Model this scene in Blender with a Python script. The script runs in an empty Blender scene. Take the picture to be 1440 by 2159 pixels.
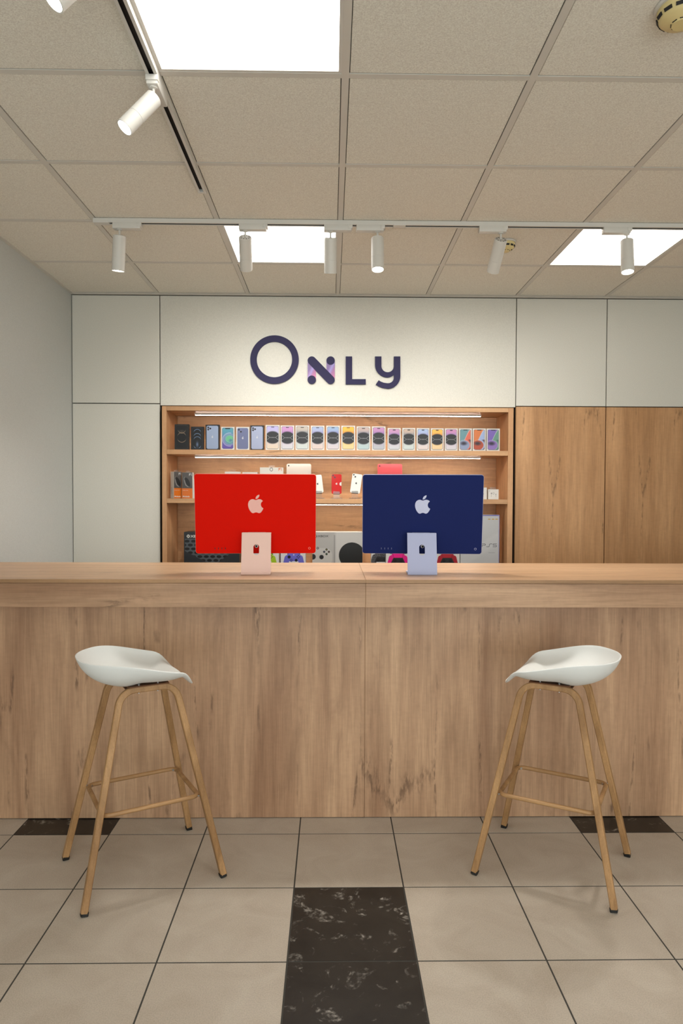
import bpy, bmesh, math, random
import numpy as np
from mathutils import Vector, Matrix
random.seed(4)
scene = bpy.context.scene
C = scene.collection

# ---------------------------------------------------------------- camera
CAM_Z = 1.44
FPX = 1454.74
def cam_matrix(yaw, pit, rol):
    cy, sy = math.cos(yaw), math.sin(yaw); cp, sp = math.cos(pit), math.sin(pit); cr, sr = math.cos(rol), math.sin(rol)
    return np.array([[cr,0,sr],[0,1,0],[-sr,0,cr]]) @ np.array([[1,0,0],[0,cp,sp],[0,-sp,cp]]) @ np.array([[cy,sy,0],[-sy,cy,0],[0,0,1]])
M = cam_matrix(-.0154, -.0250, .0035)          # rows: right, forward, up
def ray(u, v): return M.T @ np.array([(u-720)/FPX, 1, (1079.5-v)/FPX])
def atY(u, v, Y):
    d = ray(u, v); P = d*Y/d[1]; return (P[0], Y, P[2]+CAM_Z)
def atZ(u, v, Z):
    d = ray(u, v); P = d*(Z-CAM_Z)/d[2]; return (P[0], P[1], Z)
cd = bpy.data.cameras.new('camera'); cam = bpy.data.objects.new('camera', cd); C.objects.link(cam)
cd.sensor_fit = 'HORIZONTAL'; cd.sensor_width = 24; cd.sensor_height = 36; cd.lens = 24*FPX/1440
cd.clip_start = .02
cam.matrix_world = Matrix(((M[0,0], M[2,0], -M[1,0], 0), (M[0,1], M[2,1], -M[1,1], 0), (M[0,2], M[2,2], -M[1,2], CAM_Z), (0,0,0,1)))
scene.camera = cam

# ---------------------------------------------------------------- light levels and exposure
PANEL_E = 6.0        # LED ceiling panels
SPOT_W = 24.0        # track spotlights
LED_E = 30.0         # shelf LED profiles
scene.view_settings.view_transform = 'Standard'; scene.view_settings.look = 'None'
scene.view_settings.gamma = 1; scene.view_settings.use_curve_mapping = False
scene.view_settings.exposure = 0.0
# added fill light inside the closed front wall, standing in for assumed shopfront daylight
al = bpy.data.lights.new('added_front_fill', 'AREA'); al.shape = 'RECTANGLE'; al.size = 4.2; al.size_y = 2.2; al.energy = 108; al.color = (.90, .98, 1)
ao = bpy.data.objects.new('added_front_fill', al); C.objects.link(ao); ao.location = (.65, -2.5, 1.2); ao.rotation_euler = (math.radians(90), 0, 0)
world = bpy.data.worlds.new('world'); scene.world = world; world.use_nodes = True
world.node_tree.nodes['Background'].inputs[0].default_value = (.8, .9, 1, 1)
world.node_tree.nodes['Background'].inputs[1].default_value = .3

# ---------------------------------------------------------------- helpers
def lin(c): 
    c = np.asarray(c, float)/255.0
    return np.where(c <= .04045, c/12.92, ((c+.055)/1.055)**2.4)
def lc(c): return tuple(float(x) for x in lin(c)) + (1.0,)

def box(bm, a, b, bev=0.0, seg=2, mi=0):
    a = Vector(a); b = Vector(b)
    c = (a+b)/2; s = b-a
    r = bmesh.ops.create_cube(bm, size=1, matrix=Matrix.Translation(c) @ Matrix.Diagonal((abs(s.x), abs(s.y), abs(s.z), 1)))
    vs = r['verts']; es = set(e for v in vs for e in v.link_edges)
    fs = set(f for v in vs for f in v.link_faces)
    for f in fs: f.material_index = mi
    if bev: 
        r2 = bmesh.ops.bevel(bm, geom=list(es), offset=bev, segments=seg, affect='EDGES', profile=.5)
        for f in r2['faces']: f.material_index = mi
    return vs
def cyl(bm, p0, p1, r0, r1=None, n=24, cap=True, mi=0):
    p0 = Vector(p0); p1 = Vector(p1); r1 = r0 if r1 is None else r1
    d = p1-p0; q = d.to_track_quat('Z', 'Y').to_matrix().to_4x4()
    r = bmesh.ops.create_cone(bm, cap_ends=cap, segments=n, radius1=r0, radius2=r1, depth=d.length, matrix=Matrix.Translation((p0+p1)/2) @ q)
    for f in set(f for v in r['verts'] for f in v.link_faces): f.material_index = mi
    return r['verts']
def lathe(bm, prof, n=40, mat=Matrix.Identity(4), mi=0):
    rings = []
    for (r, z) in prof:
        if r < 1e-6: rings.append([bm.verts.new(mat @ Vector((0,0,z)))])
        else: rings.append([bm.verts.new(mat @ Vector((r*math.cos(2*math.pi*k/n), r*math.sin(2*math.pi*k/n), z))) for k in range(n)])
    for A, B in zip(rings, rings[1:]):
        for k in range(n):
            k2 = (k+1) % n
            if len(A) == 1: f = bm.faces.new((A[0], B[k2], B[k])) if len(B) > 1 else None
            elif len(B) == 1: f = bm.faces.new((A[k], A[k2], B[0]))
            else: f = bm.faces.new((A[k], A[k2], B[k2], B[k]))
            if f: f.material_index = mi
def obj(name, bm, mat, parent=None, smooth=None, loc=None):
    me = bpy.data.meshes.new(name)
    bmesh.ops.recalc_face_normals(bm, faces=bm.faces[:])
    bm.to_mesh(me); bm.free()
    return mobj(name, me, mat, parent, smooth, loc)
def mobj(name, me, mat, parent=None, smooth=None, loc=None):
    o = bpy.data.objects.new(name, me); C.objects.link(o)
    for m in (mat if isinstance(mat, (list, tuple)) else [mat]): me.materials.append(m)
    if parent: o.parent = parent
    if loc is not None: o.location = loc
    if smooth:
        for p in me.polygons: p.use_smooth = True
        try: me.set_sharp_from_angle(angle=math.radians(smooth))
        except Exception: pass
    return o
def thing(name, label, cat, loc=(0,0,0), rotz=0, group=None):
    o = bpy.data.objects.new(name, None); C.objects.link(o); o.empty_display_size = .05
    o.location = loc; o.rotation_euler = (0,0,rotz)
    return tag(o, label, cat, group)
def tag(o, label, cat, group=None):
    o['label'] = label; o['category'] = cat
    if group: o['group'] = group
    return o
def struct(o): o['kind'] = 'structure'; return o
def boxo(name, a, b, mat, parent=None, bev=0.0, smooth=None):
    bm = bmesh.new(); box(bm, a, b, bev); return obj(name, bm, mat, parent, smooth)

def shape_mesh(loops, depth, bev=0.0):
    """filled outline(s) in XZ, thickness along Y from 0 to -depth (towards the camera)"""
    cu = bpy.data.curves.new('shape', 'CURVE'); cu.dimensions = '2D'; cu.fill_mode = 'BOTH'; cu.extrude = depth/2
    cu.bevel_depth = bev; cu.bevel_resolution = 1
    for L in loops:
        s = cu.splines.new('POLY'); s.points.add(len(L)-1); s.use_cyclic_u = True
        for p, (x, y) in zip(s.points, L): p.co = (x, y, 0, 1)
    t = bpy.data.objects.new('shape', cu); C.objects.link(t)
    dg = bpy.context.evaluated_depsgraph_get(); me = bpy.data.meshes.new_from_object(t.evaluated_get(dg))
    bpy.data.objects.remove(t); bpy.data.curves.remove(cu)
    me.transform(Matrix.Translation((0,-depth/2,0)) @ Matrix.Rotation(math.pi/2, 4, 'X'))
    me.materials.clear()
    return me
def text_mesh(txt, size, depth=.0004, bold=0.0, spacing=1.0, xs=1.0, align='LEFT'):
    cu = bpy.data.curves.new('text', 'FONT'); cu.body = txt; cu.size = size; cu.extrude = depth/2; cu.offset = bold
    cu.space_character = spacing; cu.align_x = align
    t = bpy.data.objects.new('text', cu); C.objects.link(t)
    dg = bpy.context.evaluated_depsgraph_get(); me = bpy.data.meshes.new_from_object(t.evaluated_get(dg))
    bpy.data.objects.remove(t); bpy.data.curves.remove(cu)
    me.transform(Matrix.Diagonal((xs,1,1,1)) @ Matrix.Translation((0,-depth/2,0)) @ Matrix.Rotation(math.pi/2, 4, 'X'))
    me.materials.clear()
    return me
def circ(cx, cy, r, n=64): return [(cx+r*math.cos(2*math.pi*k/n), cy+r*math.sin(2*math.pi*k/n)) for k in range(n)]
def rrect(x0, y0, x1, y1, r, n=8):
    o = []
    for cx, cy, a in ((x1-r,y0+r,-90),(x1-r,y1-r,0),(x0+r,y1-r,90),(x0+r,y0+r,180)):
        for k in range(n+1):
            t = math.radians(a+90*k/n); o.append((cx+r*math.cos(t), cy+r*math.sin(t)))
    return o
# outline of the fruit mark, relative cubic segments on a 24 unit square
def fruit_loops(w):
    body = ((12.152,6.896),[(-.948,0,-2.415,-1.078,-3.96,-1.04),(-2.04,.027,-3.91,1.183,-4.961,3.014),(-2.117,3.675,-.546,9.103,1.519,12.09),(1.013,1.454,2.208,3.09,3.792,3.039),(1.52,-.065,2.09,-.987,3.935,-.987),(1.831,0,2.35,.987,3.96,.948),(1.637,-.026,2.676,-1.48,3.676,-2.948),(1.156,-1.688,1.636,-3.325,1.662,-3.415),(-.039,-.013,-3.182,-1.221,-3.22,-4.857),(-.026,-3.04,2.48,-4.494,2.597,-4.559),(-1.429,-2.09,-3.623,-2.324,-4.39,-2.376),(-2,-.156,-3.675,1.09,-4.61,1.09)])
    leaf = ((15.53,3.83),[(.843,-1.012,1.4,-2.427,1.245,-3.83),(-1.207,.052,-2.662,.805,-3.532,1.818),(-.78,.896,-1.454,2.338,-1.273,3.714),(1.338,.104,2.715,-.688,3.559,-1.701)])
    out = []
    k = w/19.6
    for (x, y), segs in (body, leaf):
        L = []
        for a,b,c,d,e,f in segs:
            for i in range(8):
                t = i/8; s = 1-t
                L.append((x+3*s*s*t*a+3*s*t*t*c+t*t*t*e, y+3*s*s*t*b+3*s*t*t*d+t*t*t*f))
            x += e; y += f
        out.append([((px-12)*k, (12-py)*k) for px, py in L])
    return out

# ---------------------------------------------------------------- materials
def newmat(name):
    m = bpy.data.materials.new(name); m.use_nodes = True
    return m, m.node_tree.nodes, m.node_tree.links, m.node_tree.nodes['Principled BSDF']
def plain(name, col, rough=.5, metal=0.0, speck=0.0, scale=400, spec=.5, bump=0.0, coat=0.0):
    m, N, L, B = newmat(name)
    B.inputs['Roughness'].default_value = rough; B.inputs['Metallic'].default_value = metal
    B.inputs['Specular IOR Level'].default_value = spec
    B.inputs['Coat Weight'].default_value = coat
    tc = N.new('ShaderNodeTexCoord'); no = N.new('ShaderNodeTexNoise'); no.inputs['Scale'].default_value = scale; no.inputs['Detail'].default_value = 3
    L.new(tc.outputs['Object'], no.inputs['Vector'])
    mx = N.new('ShaderNodeMix'); mx.data_type = 'RGBA'
    c = lin(col); s = max(speck, .01)
    mx.inputs['A'].default_value = tuple(np.clip(c*(1-s), 0, 1))+(1,); mx.inputs['B'].default_value = tuple(np.clip(c*(1+s), 0, 1))+(1,)
    L.new(no.outputs['Fac'], mx.inputs['Factor']); L.new(mx.outputs['Result'], B.inputs['Base Color'])
    if bump:
        bp = N.new('ShaderNodeBump'); bp.inputs['Strength'].default_value = bump; bp.inputs['Distance'].default_value = .001
        L.new(no.outputs['Fac'], bp.inputs['Height']); L.new(bp.outputs['Normal'], B.inputs['Normal'])
    return m
def emis(name, col, strength):
    m, N, L, B = newmat(name)
    B.inputs['Base Color'].default_value = lc(col); B.inputs['Emission Color'].default_value = lc(col); B.inputs['Emission Strength'].default_value = strength
    return m
def clear(name, col=(245,248,250), alpha_rough=.05):
    m, N, L, B = newmat(name)
    B.inputs['Base Color'].default_value = lc(col); B.inputs['Transmission Weight'].default_value = .95; B.inputs['Roughness'].default_value = alpha_rough; B.inputs['IOR'].default_value = 1.3
    return m
def ramp(N, stops):
    r = N.new('ShaderNodeValToRGB'); e = r.color_ramp.elements
    while len(e) < len(stops): e.new(.5)
    for k, (p, c) in enumerate(stops): e[k].position = p; e[k].color = c
    return r
def wood(name, axis, light, dark, seed=0.0, rough=.42, fine=1.0, cracks=1.0, knots=True, freq=1.0):
    """laminate oak; grain runs along the given axis"""
    m, N, L, B = newmat(name)
    B.inputs['Roughness'].default_value = rough; B.inputs['Specular IOR Level'].default_value = .4
    tc = N.new('ShaderNodeTexCoord'); mp0 = N.new('ShaderNodeMapping'); mp0.inputs['Location'].default_value = (seed, seed*.7, seed*1.3)
    L.new(tc.outputs['Object'], mp0.inputs['Vector'])
    def stretched(k):
        mp = N.new('ShaderNodeMapping'); s = [1,1,1]; s['XYZ'.index(axis)] = k; mp.inputs['Scale'].default_value = s
        L.new(mp0.outputs['Vector'], mp.inputs['Vector']); return mp
    def noise(k, sc, det=4, dist=0.0, rough_=.55):
        mp = stretched(k); n = N.new('ShaderNodeTexNoise'); n.inputs['Scale'].default_value = sc*freq; n.inputs['Detail'].default_value = det
        n.inputs['Distortion'].default_value = dist; n.inputs['Roughness'].default_value = rough_
        L.new(mp.outputs['Vector'], n.inputs['Vector']); return n
    def mixc(fac, a, b, mode='MIX'):
        x = N.new('ShaderNodeMix'); x.data_type = 'RGBA'; x.blend_type = mode
        if isinstance(fac, float): x.inputs['Factor'].default_value = fac
        else: L.new(fac, x.inputs['Factor'])
        for s, q in (('A', a), ('B', b)):
            if isinstance(q, tuple): x.inputs[s].default_value = q
            else: L.new(q, x.inputs[s])
        return x.outputs['Result']
    def math_(op, a, b=None):
        x = N.new('ShaderNodeMath'); x.operation = op; x.use_clamp = False
        for i, q in enumerate((a, b)):
            if q is None: continue
            if isinstance(q, (int, float)): x.inputs[i].default_value = q
            else: L.new(q, x.inputs[i])
        return x.outputs[0]
    l, d = lin(light), lin(dark)
    mid = (l+d)/2
    broad = noise(.12, 5.5, 3, .6)
    r = ramp(N, [(.30, tuple(d)+(1,)), (.5, tuple(mid)+(1,)), (.70, tuple(l)+(1,))]); L.new(broad.outputs['Fac'], r.inputs['Fac'])
    col = r.outputs['Color']
    med = noise(.05, 38, 5, .3)
    r2 = ramp(N, [(.3, (.80,.78,.76,1)), (.62, (1.06,1.06,1.06,1))]); L.new(med.outputs['Fac'], r2.inputs['Fac'])
    col = mixc(.75, col, r2.outputs['Color'], 'MULTIPLY')
    fib = noise(.03, 260, 3)
    r3 = ramp(N, [(.35, (.86,.85,.84,1)), (.6, (1.04,1.04,1.04,1))]); L.new(fib.outputs['Fac'], r3.inputs['Fac'])
    col = mixc(.8*fine, col, r3.outputs['Color'], 'MULTIPLY')
    cross = noise(2.2, 26, 4, .4)                       # faint shimmer across the grain
    r4 = ramp(N, [(.38, (.93,.93,.92,1)), (.6, (1.03,1.03,1.03,1))]); L.new(cross.outputs['Fac'], r4.inputs['Fac'])
    col = mixc(.45, col, r4.outputs['Color'], 'MULTIPLY')
    # cracks: thin ridges of a stretched noise, only where a mask allows
    mpc = stretched(.10); wob = N.new('ShaderNodeTexNoise'); wob.inputs['Scale'].default_value = 22; wob.inputs['Detail'].default_value = 4
    L.new(mpc.outputs['Vector'], wob.inputs['Vector'])
    wadd = N.new('ShaderNodeVectorMath'); wadd.operation = 'MULTIPLY_ADD'; wadd.inputs[1].default_value = (.035,.035,.035)
    L.new(wob.outputs['Color'], wadd.inputs[0]); L.new(mpc.outputs['Vector'], wadd.inputs[2])
    vo = N.new('ShaderNodeTexVoronoi'); vo.feature = 'DISTANCE_TO_EDGE'; vo.inputs['Scale'].default_value = 5.5*freq
    L.new(wadd.outputs[0], vo.inputs['Vector'])
    cl = ramp(N, [(.0, (1,1,1,1)), (.012, (.7,.7,.7,1)), (.035, (0,0,0,1))]); L.new(vo.outputs['Distance'], cl.inputs['Fac'])
    mk = noise(.5, 5.0, 3, .3); mkr = ramp(N, [(.49, (0,0,0,1)), (.57, (1,1,1,1))]); L.new(mk.outputs['Fac'], mkr.inputs['Fac'])
    mk3 = noise(.25, 90, 3); m3r = ramp(N, [(.42, (0,0,0,1)), (.58, (1,1,1,1))]); L.new(mk3.outputs['Fac'], m3r.inputs['Fac'])
    cr = math_('MULTIPLY', math_('MULTIPLY', math_('MULTIPLY', cl.outputs['Color'], mkr.outputs['Color']), m3r.outputs['Color']), .8*cracks)
    # soft brown smudges
    sm = noise(.35, 9, 5, .8, .6); smr = ramp(N, [(.56, (0,0,0,1)), (.78, (1,1,1,1))]); L.new(sm.outputs['Fac'], smr.inputs['Fac'])
    col = mixc(math_('MULTIPLY', smr.outputs['Color'], .45*min(1, cracks+.3)), col, tuple(d*.62)+(1,))
    dk = tuple(d*.42)+(1,)
    col = mixc(cr, col, dk)
    if knots:
        mp = stretched(.45); v = N.new('ShaderNodeTexVoronoi'); v.inputs['Scale'].default_value = 3.2*freq; v.inputs['Randomness'].default_value = 1
        ds = N.new('ShaderNodeTexNoise'); ds.inputs['Scale'].default_value = 30
        L.new(mp.outputs['Vector'], ds.inputs['Vector'])
        add = N.new('ShaderNodeVectorMath'); add.operation = 'MULTIPLY_ADD'
        L.new(ds.outputs['Color'], add.inputs[0]); add.inputs[1].default_value = (.06,.06,.06); L.new(mp.outputs['Vector'], add.inputs[2])
        L.new(add.outputs[0], v.inputs['Vector'])
        kr = ramp(N, [(.0, (.8,.8,.8,1)), (.035, (.55,.55,.55,1)), (.085, (0,0,0,1))]); L.new(v.outputs['Distance'], kr.inputs['Fac'])
        ksel = N.new('ShaderNodeSeparateColor'); L.new(v.outputs['Color'], ksel.inputs[0])
        kk = math_('MULTIPLY', kr.outputs['Color'], math_('GREATER_THAN', ksel.outputs[0], .45))
        col = mixc(kk, col, tuple(d*.5)+(1,))
    L.new(col, B.inputs['Base Color'])
    bp = N.new('ShaderNodeBump'); bp.inputs['Strength'].default_value = .12; bp.inputs['Distance'].default_value = .0006
    L.new(fib.outputs['Fac'], bp.inputs['Height']); L.new(bp.outputs['Normal'], B.inputs['Normal'])
    return m
def tile_mat(name, a, b, seed=0, rough=.38, veins=None):
    m, N, L, B = newmat(name); B.inputs['Roughness'].default_value = rough; B.inputs['Specular IOR Level'].default_value = .4
    tc = N.new('ShaderNodeTexCoord'); n1 = N.new('ShaderNodeTexNoise'); n1.inputs['Scale'].default_value = 5; n1.inputs['Detail'].default_value = 8; n1.inputs['Roughness'].default_value = .6; n1.inputs['Distortion'].default_value = 1.2
    L.new(tc.outputs['Object'], n1.inputs['Vector'])
    r = ramp(N, [(.3, lc(a)), (.7, lc(b))]); L.new(n1.outputs['Fac'], r.inputs['Fac']); col = r.outputs['Color']
    n2 = N.new('ShaderNodeTexNoise'); n2.inputs['Scale'].default_value = 260; n2.inputs['Detail'].default_value = 2; L.new(tc.outputs['Object'], n2.inputs['Vector'])
    x = N.new('ShaderNodeMix'); x.data_type = 'RGBA'; x.blend_type = 'MULTIPLY'; x.inputs['Factor'].default_value = .5
    r2 = ramp(N, [(.35, (.76,.76,.76,1)), (.62, (1.10,1.10,1.10,1))]); L.new(n2.outputs['Fac'], r2.inputs['Fac'])
    L.new(col, x.inputs['A']); L.new(r2.outputs['Color'], x.inputs['B']); col = x.outputs['Result']
    if veins:
        n3 = N.new('ShaderNodeTexNoise'); n3.inputs['Scale'].default_value = 9; n3.inputs['Detail'].default_value = 7; n3.inputs['Distortion'].default_value = 1.6; n3.inputs['Roughness'].default_value = .65
        L.new(tc.outputs['Object'], n3.inputs['Vector'])
        n4 = N.new('ShaderNodeTexNoise'); n4.inputs['Scale'].default_value = 60; n4.inputs['Detail'].default_value = 5; L.new(tc.outputs['Object'], n4.inputs['Vector'])
        ra = ramp(N, [(.56, (0,0,0,1)), (.70, (1,1,1,1))]); L.new(n3.outputs['Fac'], ra.inputs['Fac'])
        rb = ramp(N, [(.42, (0,0,0,1)), (.68, (1,1,1,1))]); L.new(n4.outputs['Fac'], rb.inputs['Fac'])
        mu = N.new('ShaderNodeMath'); mu.operation = 'MULTIPLY'; L.new(ra.outputs['Color'], mu.inputs[0]); L.new(rb.outputs['Color'], mu.inputs[1])
        y = N.new('ShaderNodeMix'); y.data_type = 'RGBA'; L.new(mu.outputs[0], y.inputs['Factor']); L.new(col, y.inputs['A']); y.inputs['B'].default_value = lc(veins); col = y.outputs['Result']
    L.new(col, B.inputs['Base Color'])
    return m

M_wall = plain('white_laminate', (208,206,196), .55, speck=.16, scale=240, bump=.15)
M_wallL = plain('wall_paint', (196,199,196), .6, speck=.16, scale=240, bump=.15)
M_plaster = plain('plaster', (205,203,196), .8, speck=.03)
M_ctile = plain('ceiling_board', (238,226,209), .9, speck=.42, scale=240, bump=.5)
M_tee = plain('ceiling_tee', (206,202,193), .5)
M_gapc = plain('shadow_gap', (70,70,68), .9)
M_wV = wood('oak_front_vertical', 'Z', (206,168,134), (158,120,92), 0.0)
M_wH = wood('oak_fascia_horizontal', 'X', (196,160,128), (150,114,86), 3.0)
M_wT = wood('oak_top_horizontal', 'X', (198,162,128), (172,136,104), 7.0, rough=.36, cracks=.6)
M_wD = wood('oak_doors_vertical', 'Z', (204,160,116), (176,132,90), 11.0)
M_wS = wood('oak_shelf_horizontal', 'X', (206,164,122), (180,138,98), 5.0, knots=False)
M_wSV = wood('oak_shelf_vertical', 'Z', (200,156,114), (174,130,92), 9.0, knots=False)
M_edge = wood('oak_edge', 'X', (176,138,100), (140,106,74), 2.0, knots=False, cracks=0.0)
M_leg = wood('oak_leg', 'Z', (194,152,106), (150,112,72), 2.0, cracks=.15, knots=False, freq=2.2, rough=.4)
M_legX = wood('oak_leg_level', 'X', (194,152,106), (150,112,72), 4.0, cracks=.2, knots=False, freq=2.2, rough=.4)
M_floor = tile_mat('beige_tile', (176,163,148), (191,180,166))
M_ftile2 = tile_mat('black_tile', (22,20,18), (40,37,33), rough=.34, veins=(190,184,175))
M_grout = plain('grout', (62,59,54), .9, speck=.1)
M_dark = plain('carcass_dark', (52,48,42), .8)
M_shell = plain('seat_plastic', (228,230,228), .5, speck=.05, scale=700)
M_rub = plain('black_rubber', (18,18,18), .6)
M_brown = plain('brown_steel', (112,72,42), .45, metal=.2)
M_steel = plain('bright_steel', (200,200,200), .2, metal=1)
M_lamp = plain('white_powder_coat', (208,205,198), .45)
M_black = plain('black_plastic', (22,22,24), .5)
M_slot = plain('track_slot', (26,24,23), .7)
M_cream = plain('aged_plastic', (214,196,140), .5)
M_panel = emis('led_panel', (255,252,246), PANEL_E)
M_lens = emis('spot_lens', (255,250,240), 14.0)
M_led = emis('led_profile', (255,240,226), LED_E)
M_off = plain('unlit_lens', (190,188,182), .3)
M_navy = plain('sign_navy', (46,43,76), .6, spec=.2, speck=.05)
M_clear = clear('clear_acrylic')
M_white = plain('white_card', (196,194,188), .5)
M_blackcard = plain('black_card', (24,24,26), .4)
M_print, N, L, B = newmat('printed_card'); B.inputs['Roughness'].default_value = .35
at_ = N.new('ShaderNodeAttribute'); at_.attribute_name = 'Col'; L.new(at_.outputs['Color'], B.inputs['Base Color'])
M_grad, N, L, B = newmat('pink_violet_print'); B.inputs['Roughness'].default_value = .45
at_ = N.new('ShaderNodeAttribute'); at_.attribute_name = 'Col'; L.new(at_.outputs['Color'], B.inputs['Base Color'])

# ---------------------------------------------------------------- the setting
CEIL = 2.776; XL = -1.735; XR = 3.042; YF = 4.66; YB = 5.06; YC = -2.5655
GX0, GY0 = .042, 4.6345
# floor: grout bed and tiles
T = .4017; FX0 = -.1304; FY0 = 2.8966
bm = bmesh.new(); box(bm, (XL-.1, YC-.1, -.05), (XR+.1, YB+.1, -.0006), mi=0)
blk = set([(-3,-1), (3,-1)] + [(0, m) for m in range(1, 14)])
k0 = math.floor((XL-FX0)/T); k1 = math.ceil((XR-FX0)/T)
def tilebox(bm, x0, y0, x1, y1, mi):
    c = .0005; g = .0023
    x0 += g; x1 -= g; y0 += g; y1 -= g
    b = [bm.verts.new(p) for p in ((x0,y0,-.002),(x1,y0,-.002),(x1,y1,-.002),(x0,y1,-.002))]
    t = [bm.verts.new(p) for p in ((x0+c,y0+c,0),(x1-c,y0+c,0),(x1-c,y1-c,0),(x0+c,y1-c,0))]
    f = bm.faces.new(t); f.material_index = mi
    for i in range(4):
        f = bm.faces.new((b[i], b[(i+1)%4], t[(i+1)%4], t[i])); f.material_index = mi
for k in range(k0, k1):
    for m in range(-6, 15):
        x0 = FX0+T*k; x1 = x0+T; y1 = FY0-T*m; y0 = y1-T
        x0c, x1c, y0c, y1c = max(x0, XL), min(x1, XR), max(y0, YC), min(y1, YB)
        if x1c-x0c < .02 or y1c-y0c < .02: continue
        tilebox(bm, x0c, y0c, x1c, y1c, 2 if (k, m) in blk else 1)
struct(obj('floor', bm, [M_grout, M_floor, M_ftile2]))
# walls
struct(boxo('wall_left', (XL-.1, YC-.1, 0), (XL, YB+.1, CEIL+.12), M_wallL))
struct(boxo('wall_right', (XR, YC-.1, 0), (XR+.1, YB+.1, CEIL+.12), M_plaster))
struct(boxo('wall_back', (XL, YB, 0), (XR, YB+.1, CEIL+.12), M_plaster))
struct(boxo('wall_front', (XL, YC-.1, 0), (XR, YC, CEIL+.12), M_plaster))
# ceiling: boards sit a hair above the flush tees, LED panels take some cells
lit_cells = [(-1,1),(2,1),(-1,4),(2,4),(-1,7),(2,7),(-1,10),(2,10)]
bm = bmesh.new(); box(bm, (XL, YC, CEIL+.03), (XR, YB, CEIL+.06), mi=1)
for i in range(-3, 5):
    for j in range(0, 12):
        if (i, j) in lit_cells: continue
        x0 = max(GX0+.6*i, XL); x1 = x0+.6 if i > -3 else GX0-1.2
        y1 = GY0-.6*j; y0 = y1-.6
        g = .0145
        box(bm, (x0+g, y0+g, CEIL+.0005), (x1-g, y1-g, CEIL+.02), .0015, 1, 0)
ceiling = struct(obj('ceiling', bm, [M_ctile, M_gapc]))
bm = bmesh.new()
for i in range(-3, 6):
    x = GX0+.6*i
    box(bm, (max(x-.012, XL), YC, CEIL-.0015), (x+.012, YF+.03, CEIL+.004))
for j in range(0, 13):
    y = GY0-.6*j
    box(bm, (XL, y-.0115, CEIL-.001), (XR, y+.0115, CEIL+.0035))
# wall angle along back and left
box(bm, (XL, YF-.012, CEIL-.006), (XR, YF+.035, CEIL+.003)); box(bm, (XL, YC, CEIL-.004), (XL+.02, YF, CEIL+.002))
obj('ceiling_grid', bm, M_tee, ceiling)

# ---------------------------------------------------------------- LED ceiling panels
names = {(-1,1): 'square white LED panel lit in ceiling behind the track above the sign', (2,1): 'square lit LED ceiling panel at right, behind rightmost spotlight',
         (-1,4): 'large bright LED ceiling panel beside the recessed track at top of view'}
for (i, j) in lit_cells:
    x0 = GX0+.6*i; y1 = GY0-.6*j
    t = thing('ceiling_light', names.get((i, j)) or 'square lit LED ceiling panel outside the view, '+{(2,4):'right of the large panel beside the track',(-1,7):'above the viewer on the left',(2,7):'above the viewer on the right',(-1,10):'left one by the shop entrance',(2,10):'right one by the shop entrance'}[(i, j)], 'ceiling light', (x0+.3, y1-.3, CEIL), group='square LED panels in the ceiling')
    bm = bmesh.new()
    for a, b in (((-.288,-.288),(.288,-.278)),((-.288,.278),(.288,.288)),((-.288,-.278),(-.278,.278)),((.278,-.278),(.288,.278))):
        box(bm, (a[0],a[1],0), (b[0],b[1],.02))
    obj('frame', bm, M_lamp, t)
    boxo('diffuser', (-.278,-.278,.003), (.278,.278,.012), M_panel, t)

# ---------------------------------------------------------------- tracks and spotlights
def rail(bm, a, b, ax):
    """open channel from a to b along axis ax (0 x, 1 y); a,b are coordinates, cross section centred on 0"""
    def bb(c0, z0, c1, z1, mi=0):
        if ax == 0: box(bm, (a, c0, z0), (b, c1, z1), mi=mi)
        else: box(bm, (c0, a, z0), (c1, b, z1), mi=mi)
    bb(-.0175,-.004,.0175,0); bb(-.0175,-.020,-.0125,-.004); bb(.0125,-.020,.0175,-.004)
    bb(-.0125,-.020,-.0075,-.0185); bb(.0075,-.020,.0125,-.0185)
    bb(-.0124,-.007,.0124,-.0042,1)
    bb(-.0124,-.018,-.0117,-.007,1); bb(.0117,-.018,.0124,-.007,1)
TZ = CEIL-.0016
T1X = -.5655
t1 = thing('ceiling_track', 'white lighting track running towards the viewer beside the large LED panel', 'lighting track', (T1X, 0, TZ))
bm = bmesh.new(); rail(bm, .9, 3.05, 1); obj('rail', bm, [M_lamp, M_slot], t1)
bm = bmesh.new(); box(bm, (-.0182, 3.046, -.021), (.0182, 3.062, 0), .002); obj('end_cap', bm, M_lamp, t1)
T2Y = 3.405
t2 = thing('ceiling_track', 'long white lighting track across the ceiling carrying six spotlights', 'lighting track', (0, T2Y, TZ))
xj = atY(842, 475, T2Y)[0]; xl = atY(198, 462, T2Y)[0]
bm = bmesh.new(); rail(bm, xl+.05, xj-.02, 0); obj('rail', bm, [M_lamp, M_slot], t2)
bm = bmesh.new(); rail(bm, xj+.02, 2.6, 0); obj('rail', bm, [M_lamp, M_slot], t2)
bm = bmesh.new(); box(bm, (xl, -.0185, -.0225), (xl+.075, .0185, 0), .002); obj('power_feed', bm, M_lamp, t2)
bm = bmesh.new(); box(bm, (xj-.03, -.0185, -.0225), (xj+.03, .0185, 0), .002); obj('joint', bm, M_lamp, t2)
bm = bmesh.new(); box(bm, (2.59, -.0185, -.0225), (2.61, .0185, 0), .002); obj('end_cap', bm, M_lamp, t2)

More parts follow.
